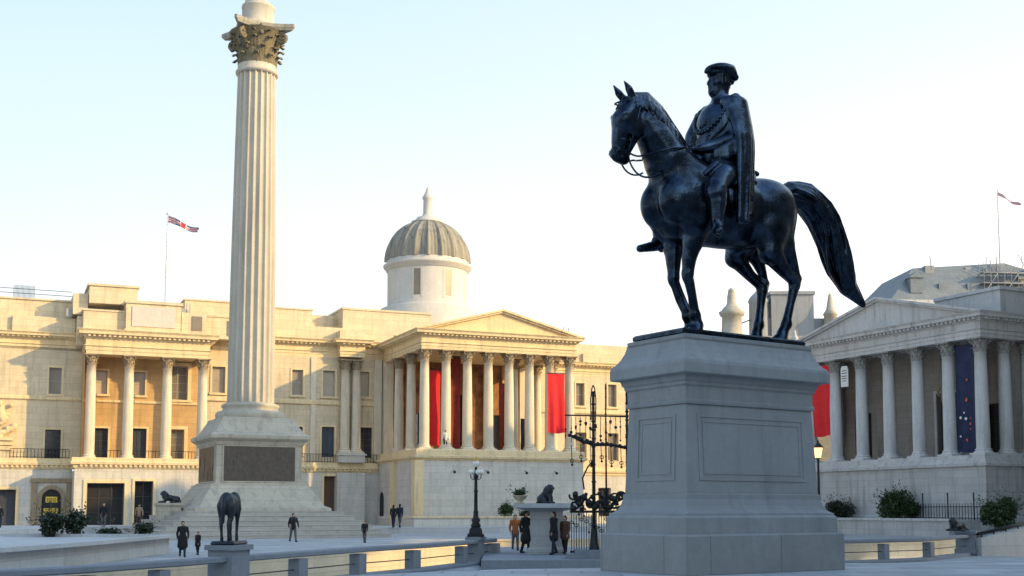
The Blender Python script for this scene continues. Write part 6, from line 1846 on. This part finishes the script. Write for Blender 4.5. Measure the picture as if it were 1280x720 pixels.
person('person in an orange and patterned top left of the lion block', (at(644, 48.5), 48.5, -.66), R(-80), 1.42, 'cloth_orange', 'cloth_grey', 'hair_brown', .08, coat=.0)
person('person in a long black coat directly left of the lion block', (at(657, 44.6), 44.6, -.66), R(-40), 1.56, 'cloth_black', 'cloth_black', 'hair_dark', .06, coat=.3)
person('person in black leaning by the right side of the lion block', (at(692, 44.0), 44.0, -.66), R(-150), 1.55, 'cloth_black', 'cloth_navy', 'hair_dark', .08, coat=.2)
person('shorter person in dark brown beside the iron railings', (at(706, 44.2), 44.2, -.66), R(-120), 1.40, 'cloth_brown', 'cloth_black', 'hair_dark', .08, coat=.1)
person('person in black with pale hair standing in the large dark doorway', (at(132, 92.5), 92.5, -.35), R(-70), 1.75, 'cloth_black', 'cloth_grey', 'cloth_tan', .1)
person('person in tan clothes beside the second doorway of the left portico', (at(176, 93.0), 93.0, -.35), R(-60), 1.7, 'cloth_tan', 'cloth_brown', 'hair_brown', .12)
person('person in black at the far left edge of the upper terrace', (at(2, 84), 84, -.35), R(-60), 1.6, 'cloth_black', 'cloth_navy', 'hair_dark', .1)
person('person standing among the columns at the left of the red banner', (*gw(1.9, -.35), 6.29), R(-60), 1.75, 'cloth_white', 'cloth_black', 'hair_dark', .05)

# the stone figure on top of the great column
s = Sculpt(); z = 39.15; k = 3.0
def P(x, y, zz): return (x * k, y * k, z + zz * k)
for q in (1, -1):
    s.chain([P(.0, q * .1, .95), P(.02, q * .1, .5), P(.0, q * .11, .08)], [.1 * k, .075 * k, .055 * k], .1); s.rc(P(-.03, q * .11, .04), P(.17, q * .13, .035), .05 * k, .04 * k, .1)
    s.chain([P(0, q * .2, 1.44), P(-.02, q * .29, 1.15), P(.14, q * .2, 1.0)], [.08 * k, .065 * k, .045 * k], .1)
s.chain([P(-.02, 0, .62), P(0, 0, 1.0), P(0, 0, 1.4)], [.2 * k, .16 * k, .17 * k], .2); s.rc(P(0, .15, 1.43), P(0, -.15, 1.43), .085 * k, None, .1)
s.rc(P(0, 0, 1.45), P(.01, 0, 1.58), .06 * k, None, .1); s.el(P(.02, 0, 1.66), (.1 * k, .08 * k, .12 * k), .05); s.el(P(.02, 0, 1.78), (.09 * k, .19 * k, .07 * k), .06)
s.chain([P(-.22, .1, .02), P(-.22, .1, .55)], [.1 * k, .08 * k], .1)
s.build('stone_figure', 'nelson', nel, res=.09)
# ------------------------------------------------------------------ pieces that stand apart become parts of their own
def split_apart(o, most=70, gap=.03):
    me = o.data
    if 'wall' in o.name or 'storey' in o.name or 'recess' in o.name:
        bm = bmesh.new(); bm.from_mesh(me); bmesh.ops.remove_doubles(bm, verts=bm.verts, dist=.0005); bm.to_mesh(me); bm.free()
    nv = len(me.vertices)
    co_ = np.empty(nv * 3, np.float32); me.vertices.foreach_get('co', co_); co_ = co_.reshape(-1, 3)
    par = np.arange(nv)
    ed = np.empty(len(me.edges) * 2, np.int64); me.edges.foreach_get('vertices', ed); ed = ed.reshape(-1, 2)
    while True:                                   # label propagation to the smallest vertex index
        m = np.minimum(par[ed[:, 0]], par[ed[:, 1]]); q = par.copy()
        np.minimum.at(q, ed[:, 0], m); np.minimum.at(q, ed[:, 1], m); q = q[q]
        if (q == par).all(): break
        par = q
    ids, inv = np.unique(par, return_inverse=True)
    n = len(ids)
    if n < 2 or n > 1500: return
    lo = np.full((n, 3), 1e9); hi = np.full((n, 3), -1e9)
    np.minimum.at(lo, inv, co_); np.maximum.at(hi, inv, co_)
    g = list(range(n))
    def find(a):
        while g[a] != a: a = g[a]
        return a
    for a in range(n):
        hit = ((lo[a] - gap < hi).all(1) & (lo - gap < hi[a]).all(1)).nonzero()[0]
        for b in hit[hit > a]:
            ra, rb_ = find(a), find(int(b))
            if ra != rb_: g[rb_] = ra
    roots = sorted({find(a) for a in range(n)})
    if not 2 <= len(roots) <= most: return
    lab = np.array([roots.index(find(a)) for a in range(n)])[inv]
    for r in range(len(roots)):
        bm = bmesh.new(); bm.from_mesh(me); bm.verts.ensure_lookup_table()
        bmesh.ops.delete(bm, geom=[v for v in bm.verts if lab[v.index] != r], context='VERTS')
        nm = bpy.data.meshes.new(o.name.split('.')[0])
        for mm in me.materials: nm.materials.append(mm)
        bm.to_mesh(nm); bm.free()
        if r == 0: keep = nm
        else:
            c = bpy.data.objects.new(o.name.split('.')[0], nm); COL.objects.link(c); c.parent = o.parent
            c.matrix_basis = o.matrix_basis.copy()
    o.data = keep
for o in [k for k in bpy.data.objects if k.type == 'MESH' and k.parent is not None]:
    b = o.name.split('.')[0]
    if b in ('foliage', 'flag', 'cloth', 'bars', 'worn_marks', 'faded_lines', 'body', 'horse', 'rider', 'mane', 'tail', 'cloak', 'hair', 'column', 'capital', 'base', 'relief_panel', 'scaffold', 'mast', 'scrollwork', 'pendant', 'railing', 'crossbar', 'handrail', 'stem', 'bridle', 'leafy_capital', 'frame', 'window', 'panel_moulding', 'panel_frame', 'roof_railing', 'jacket', 'trousers') or 'dentils' in b: continue
    if len(o.data.vertices) < 40000: split_apart(o)
